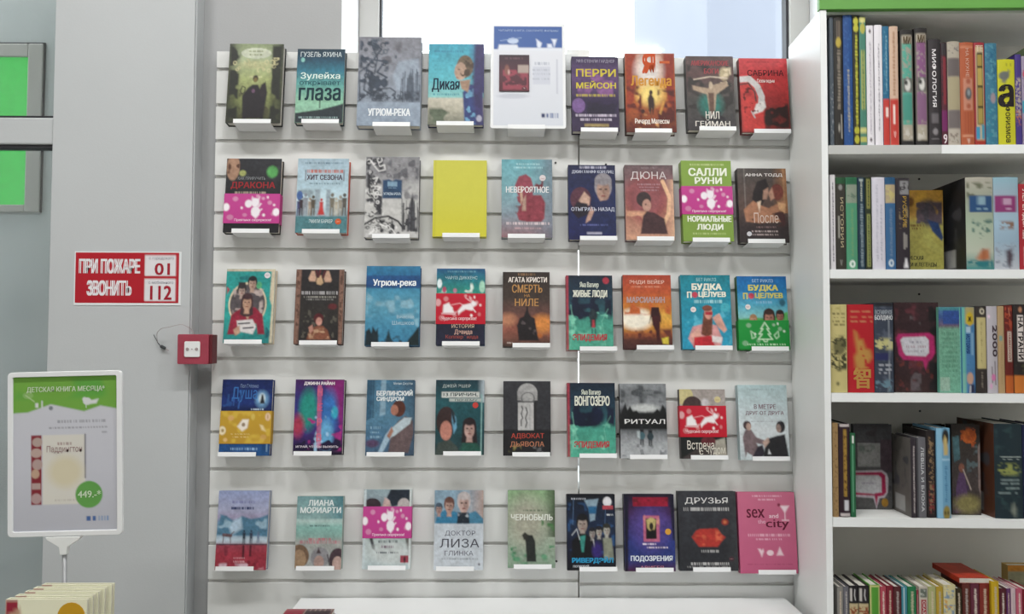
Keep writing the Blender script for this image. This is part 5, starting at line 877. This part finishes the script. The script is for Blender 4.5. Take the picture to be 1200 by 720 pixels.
for i, (x0, x1, tp, c, n_, kind) in enumerate(five):
    o = vd(8, 60, ['d8c8b0','b8b4b0','e4dcd0'][i % 3], 34, 68, i)
    if kind == 1: o = [('r',8,4,30,26,'c8c4c0'),('l','60,6 56,16 66,24',8,'e4e4e4'),('r',0,30,100,50,'c8b890'),('b',0,34,100,60,'a05434',.5,4,i)]
    if kind == 2: o = [('r',0,0,14,100,'d8d08c'),('r',86,0,100,100,'d8d08c'),('r',0,0,100,3,'d8d08c')]
    if kind == 3: o = [('l','40,2 44,90',14,'d0dce0')]
    if kind == 4: o = [('r',10,3,90,18,'6c746c'),('b',10,3,90,18,'b8bcb4',.5,4,2),('r',20,22,80,60,'b83c44'),vt('СКАЗКИ',24,58,'e4dcd8',34,66,.03)]
    if kind == 5: o = [('b',0,0,100,60,'88a0b8',.45,4,3),('b',0,0,100,60,'e0a038',.35,5,8)]
    s(4, x0, x1, tp, c, o, f'{n_} spine low on the fifth shelf', d=.004 if i not in (16,17,18) else .012, dep=.75)
LAST = {}
GN = ['first', 'second', 'third', 'fourth', 'fifth']
for row, x0, x1, top, col, ops, label, d, hard, dep, bot, k in SP:
    zb = SHZ[row]+.0006
    a = cl(x0, 400, d); b = cl(x1, 400, d)
    # verticals converge upwards a little: measure the spine at its own height
    ym = {0:120, 1:262, 2:410, 3:552, 4:700}[row]
    a = cl(x0, ym, d); b = cl(x1, ym, d)
    if a.x < TP+.001: a.x = TP+.001
    if row in LAST and a.x < LAST[row]+.0004 and LAST[row] < b.x: a.x = LAST[row]+.0004
    LAST[row] = b.x
    h = cl((x0+x1)/2, top, d).z-zb; t = b.x-a.x-.0004
    if t < .002: t = .002
    M = CASE @ Matrix.Translation((b.x, d, zb)) @ Matrix.Rotation(math.pi/2, 4, 'Z')
    if row == 3 and 1067 < x0 < 1100: dep = .6
    wd = min(.205, dep*h) if h > .12 else .12
    bl = min(.0035, t*.12)
    bk = [('g', [(0, k['back_col']), (100, k['back_col'])]), ('b', 0, 0, 100, 100, '4c4c50', .4, 4, 3), ('r', 20, 76, 70, 96, 'a8a8a8'), ('n', .2, 5, 3)] if 'back_col' in k else None
    make_book(label, wd, h, t, col, spine=ops, hard=t > .009, M=M, group=f'books on the {GN[row]} shelf of the bookcase', bulge=bl, back=bk)
# ---- books turned face out or lying on the bookcase shelves
def face_in(px0, px1, top, bot_row, d, t, col, ops, label, hard=True, yaw=0, h=None, res=(50, 80)):
    zb = SHZ[bot_row]+.0006; ym = (top+sh_px[bot_row][0])/2
    a = cl(px0, ym, d); b = cl(px1, ym, d); h = cl((px0+px1)/2, top, d).z-zb
    M = CASE @ Matrix.Translation((a.x, d, zb)) @ Matrix.Rotation(yaw, 4, 'Z')
    return make_book(label, b.x-a.x, h, t, col, front=ops, hard=hard, M=M, group=f'books on the {GN[bot_row]} shelf of the bookcase', res=res)
face_in(1051, 1105.5, 223, 1, .092, .02, '8c8440', [('g', [(0,'dca440'),(30,'cc9c48'),(40,'b0a858'),(100,'a8a454')]),('b',10,0,100,40,'e8b040',.5,4,2),('e',66,28,20,16,'4c4850',.5),('b',40,12,100,44,'5c5058',.55,6,3),('p','58,40 66,48 82,64 98,72 98,80 76,74 56,62','b0ac5c',2),('p','66,36 90,40 100,58 96,62 76,50','2c4470'),('e',30,14,8,6,'7c5424',.6),('d',30,42,58,44,'7c5c34'),('d',34,46,54,48,'7c5c34'),
   ('t','МАГИЧЕСКАЯ',2,80,56,85,'3c3c28',.02),('t','СКАЗКИ И ЛЕГЕНДЫ',2,88,84,94,'3c3c28',.02)], 'ochre and olive book facing out on the second shelf')
face_in(1048, 1100, 354.5, 2, .030, .026, '332228', [('g', [(0,'3c282c'),(60,'34242a'),(100,'3c2828')]),('b',0,0,100,100,'5c3038',.42,5,2),('b',34,0,62,100,'5c5458',.5,4,3),('b',0,60,100,100,'6c3430',.4,7,5),('b',76,0,100,100,'201c20',.6,4,6),
   ('p','4,40 10,35 80,34 90,38 92,56 84,63 76,66 70,75 64,65 20,64 10,58','b82c6c'),('p','14,42 20,39 70,38 78,42 78,56 70,60 26,59 20,55','c4c4cc'),('d',36,43,60,45,'9c9ca8'),('d',28,48,70,50,'b098a4'),('d',32,53,66,55,'9c9ca8')], 'dark maroon book facing out with a magenta speech bubble')
face_in(1100.4, 1126.6, 360, 2, .018, .012, '6cb09c', [('g', [(0,'5c84ac'),(12,'3c5c98'),(22,'6c5c70'),(26,'74a890'),(100,'74b098')]),('r',0,0,100,4,'4c9098'),('r',20,4,90,20,'34549c'),('r',4,82,46,98,'98b8a8'),('l','97,0 97,100',7,'84d0bc')]+grid_print('5c947c',9,30,78,14,84), 'mint green book facing out with small print', hard=False)
face_in(1000.8, 1045.4, 497.6, 3, .105, .02, '4c4c50', [('g', [(0,'3c3c40'),(20,'4c4c50'),(100,'545454')]),('b',0,0,100,100,'3c383c',.4,4,2),('r',10,22,70,50,'8c8c8c'),('b',10,22,70,50,'6c7470',.45,6,3),('r',70,18,100,56,'4c4048'),
   ('p','-6,55 74,54 86,58 90,64 88,80 80,86 66,87 58,99 50,87 -6,85','b8b0b8'),('p','-6,57 72,56 82,60 84,80 76,84 62,85 58,95 53,84 -6,83','a82450'),('p','-6,60 64,60 72,63 72,80 56,81 52,82 -6,80','b0b0b4'),('e',80,92,9,5,'a87c2c'),('d',20,68,60,70,'9c98a0')], 'grey book facing out with a red outlined speech bubble', res=(50, 80))
face_in(1115.5, 1149, 498, 3, .045, .03, '2c2826', [('g', [(0,'2c2624'),(20,'3c3834'),(60,'4c4444'),(100,'443c38')]),('b',50,10,100,60,'5c6c70',.45,5,2),('e',62,13,26,8,'c8642c'),('b',30,2,92,26,'b05428',.5,8,3),('p','4,14 26,12 30,38 8,42','4c7078'),('e',34,48,10,5,'8c5c4c'),('p','10,98 14,70 26,53 44,54 54,80 50,96','5c4468'),('b',0,60,60,100,'4c3858',.45,5,6),('e',52,88,44,10,'8c8454',.7),('l','40,50 66,72',5,'a89c94'),
   ('p','92,24 100,20 100,80 92,70','8c7c78',2)], 'brown book facing out behind the light blue spine', res=(60, 70))
face_in(1062, 1108, 497.5, 3, .185, .02, '2c2826', [('g', [(0,'2c2624'),(20,'3c3834'),(100,'443c38')])], 'near black book standing face out at the back of the fourth shelf', res=(8, 8))
# red and orange books lying on top of the others
for (px0, px1, pt, c, lab, dd) in ((1124, 1160, 677.5, 'c23c24', 'flat orange red book lying on the fifth shelf books', .014), (1181, 1230, 663, 'c07c20', 'flat orange book standing high at the right of the fifth shelf', .09)):
    a = cl(px0, pt, dd); b = cl(px1, pt, dd); zt = a.z
    top_z = cl(px0, 684.5, dd-.002).z+.001 if px0 < 1150 else a.z-.03
    hh = zt-top_z
    if px0 < 1150:
        # lying flat, cover up: book z -> case y, thickness up
        M = CASE @ Matrix.Translation((a.x, dd, zt)) @ Matrix.Rotation(-math.pi/2, 4, 'X')
        make_book(lab, b.x-a.x, .14, hh, c, front=[('g', [(0, c), (100, c)])], hard=False, M=M, group='books on the fifth shelf of the bookcase', res=(8, 8))
    else:
        zb = SHZ[4]+.0006; M = CASE @ Matrix.Translation((a.x, dd, zb))
        make_book(lab, b.x-a.x, zt-zb, .03, 'c8a860', front=[('g', [(0,'c8842c'),(8,'c07c20'),(9,'8c8c70'),(100,'8c8468')])], hard=True, M=M, group='books on the fifth shelf of the bookcase', res=(20, 60))

# ------------------------------------------------------------------ flat book pile on the counter
hk = .020; yy = (CAM_Z-CZ-hk)/.3095
a = at(336, 712.5, yy); b = at(392, 712.5, yy)
stripes = [('g', [(0,'a02840'),(100,'8c2438')]),('r',40,0,100,100,'4c3038')]+[('l', f'{x},0 {x},100', 1.6, 'c8b8a8') for x in (0, 42, 52, 62, 72, 82, 96)]+[('l','0,4 100,4',2,'c8b8b0'),('r',44,8,96,30,'38242c'),('r',0,50,100,100,'8c2438')]
for k in range(2):
    h1 = hk/2-.0004; z = CZ+.0005+k*(h1+.0004)
    M = Matrix.Translation((a.x+.004*(1-k), yy-.2-.004*(1-k), z+h1)) @ Matrix.Rotation(-math.pi/2, 4, 'X')
    make_book(['lower of two thin books lying flat at the left end of the counter', 'upper dark red striped book lying flat at the left end of the counter'][k], b.x-a.x, .2, h1, ['b8b0a4', '7c2034'][k], front=stripes, hard=False, M=M, group='flat books on the counter', res=(40, 40), grain=False)

# ------------------------------------------------------------------ poster stand and the books at lower left
YT = 1.62
TZ = at(60, 960, YT).z
tt = thing('display_table', 'low white display table just below the left of the picture', 'table', (-1.5, 1.25, 0))
MB().box(0, 0, TZ-.03, .78, .62, TZ).build('tabletop', 'white_laminate', tt, bevel=.002)
for qx, qy in ((.03, .03), (.72, .03), (.03, .56), (.72, .56)): MB().box(qx, qy, 0, qx+.03, qy+.03, TZ-.0305).build('leg', 'steel', tt)
TLT = math.radians(3)
bl_, br_ = at(8.5, 630.5, YT), at(143, 627, YT); tl_ = at(12.5, 437, YT)
pw = (br_-bl_).length; ph = tl_.z-bl_.z; ang = math.atan2(bl_.z-br_.z, br_.x-bl_.x)
PM = Matrix.Translation(bl_) @ Matrix.Rotation(ang, 4, 'Y')
ps = thing('poster_stand', 'poster in a white frame on a thin metal pole, green header', 'poster stand', M=PM)
# frame as a ring
out = roundrect(0, 0, pw, ph, .008, 4); bi = .0095; inn = roundrect(bi, bi, pw-bi, ph-bi, .003, 4); m = MB(); n = len(out)
for y in (0, .008):
    m.v += [(p[0], y, p[1]) for p in out]+[(p[0], y, p[1]) for p in inn]
m.c = [(.8,.8,.8)]*len(m.v)
for i in range(n):
    j = (i+1) % n
    m.f += [(i, j, n+j, n+i), (2*n+i, 3*n+i, 3*n+j, 2*n+j), (i, 2*n+i, 2*n+j, j), (n+i, n+j, 3*n+j, 3*n+i)]
m.build('frame', 'poster_plastic', ps, bevel=.001)
ops = [('g', [(0,'ccced6'),(100,'c4c6d0')]), ('p','0,0 100,0 100,41 83,37 66,42 50,38 36,35 18,42 6,44 0,44','78bc48'), ('g2',)]
ops = [('g', [(0,'ced0d8'),(60,'c8cad4'),(100,'bcbec8')]), ('p','-2,-2 102,-2 102,22 84,19.5 68,23 52,20.5 36,18 14,23 -2,23.5','7cb84c'), ('b',0,0,100,16,'68b44c',.5,3,2),
       ('e',71,16.5,4,2.4,'d8dcdc'),('p','74,16 82,15 80,18 72,18.5','d8dcdc'),('e',68.5,15.2,2,1.4,'d8dcdc'),('l','70,18 70,20.5',.6,'d8dcdc'),('r',21,17,24,20,'d8dcdc'),('l','27.5,16 27.5,20',1.4,'d8dcdc'),('e',14,12,5,2.2,'a8cc8880'),('l','12,12 20,16',.8,'c0d8a8'),('e',36,20.5,2,1.4,'808890'),
       ('d',42,28.5,90,30.2,'a4a6b0'),('d',34,32.6,90,34.2,'a4a6b0'),('r',85,36.3,90,37.3,'a4a6b0'),
       ('r',17,38,27,83,'94303c'),('e',23,42.5,5,3,'b8a49c'),('e',22,49.5,5.5,3,'c0a8a0'),('e',23,57,5,3.5,'b8a09c'),('e',21,63,4,3,'c8a890'),('r',17.5,69,26,73,'b8a09c'),('e',22,79,5,3.4,'b89c9c'),
       ('r',28,38,69,83,'dad8d0'),('l','69,38 69,66',1.2,'6c6c78'),('b',34,66,66,82,'d8d4a8',.4,5,3),('e',50,62,16,10,'dcd4b8',.6),('d',42,43,58,44.4,'b09c98'),('d',40,80,62,81,'c8c4bc'),
       ('e',72.5,77,13,8.7,'6cb058'),
       ('r',70,91,74,94,'4c70b0'),('r',76,91,79,94,'4c70b0'),('d',81,91,92,94,'8ca4cc'),
       ('t','ДЕТСКАЯ КНИГА МЕСЯЦА*',13,6.5,88,10.5,'d4e4c8',.02),('t','Паддингтон',32,45,66,50,'a08484',-.004),('t','449.-*',62,74.4,84,79,'d4e8cc',.02)]
pb, tb = MB(), MB(); iw, ih = pw-2*bi, ph-2*bi
art_grid(pb, ops, iw, ih, lambda x, z: (bi+x, .0035, bi+z), 110, 160, tb, lambda x, z: (bi+x, .0031, bi+z))
sh_ = pb.build('printed_sheet', 'print_matte', ps, color=True); tb.build('lettering', 'print_matte', sh_, color=True)
MB().box(bi-.001, .0045, bi-.001, pw-bi+.001, .0065, ph-bi+.001).build('back_sheet', 'poster_plastic', ps)
cx = (at(74, 640, YT)-bl_).x
MB().prism([(cx-.033, -.001), (cx+.033, -.001), (cx+.030, -.006), (cx+.008, -.020), (cx+.006, -.034), (cx-.006, -.034), (cx-.008, -.020), (cx-.030, -.006)], -.002, .010).build('clamp', 'white_plastic', ps, bevel=.001)
dz = bl_.z-TZ
MB().tube([(cx, .004, -.034), (cx, .004, -dz+.012)], .0042, 12).build('pole', 'steel', ps, smooth=True)
MB().tube([(cx, .004, -dz+.001), (cx, .004, -dz+.012)], [.06, .055], 24).build('base', 'white_plastic', ps)
# five copies of the cream picture book, fanned out; nearest copy lowest and furthest left
cop = [(46, 128.5, 687, 1.545), (36, 120.5, 0, 1.530), (26, 113, 0, 1.515), (15, 106.5, 0, 1.500), (4, 100, 0, 1.485)]
fr = [('g', [(0,'f0f0d4'),(100,'f4f4dc')]),('r',0,0,15,100,'a82840'),('p','3,6 18,3 22,12 8,16','c8a488'),('p','2,22 18,19 20,28 6,33','c8a488'),('r',3,40,17,50,'c8a488'),('p','2,60 18,57 20,68 5,72','c8a488'),('l','30,18 34,12 36,20',1.2,'a09880'),('d',26,14,66,16,'b8b098'),('d',30,20,60,22,'b8a890')]
hh = at(80, 687, 1.545).z-TZ-.001
for k, (x0, x1, ty, yk) in enumerate(cop):
    a = at(x0, 690, yk); b = at(x1, 690, yk)
    o = make_book(['rearmost, tallest-standing copy of the cream picture books at lower left', 'second copy from the back of the cream picture books at lower left', 'middle copy of the fanned cream picture books at lower left', 'second copy from the front of the cream picture books at lower left', 'front copy of the cream picture books, red spine strip, orange sticker'][k],
                  b.x-a.x, hh-.002*k, .0135, 'e0dfc8', front=fr, hard=True, M=Matrix.Translation((a.x, yk, TZ+.0008)) @ Matrix.Rotation(math.radians(-1.0), 4, 'X'), group='copies of the cream picture book',
                  sticker=[(81, 6.5 if k == 4 else 6.5, .0235, 'e0a824', [('t', 'ХИТ', 26, 54, 74, 72, '8c5c1c', .02)])] if k == 4 else None, res=(50, 70), grain=False)
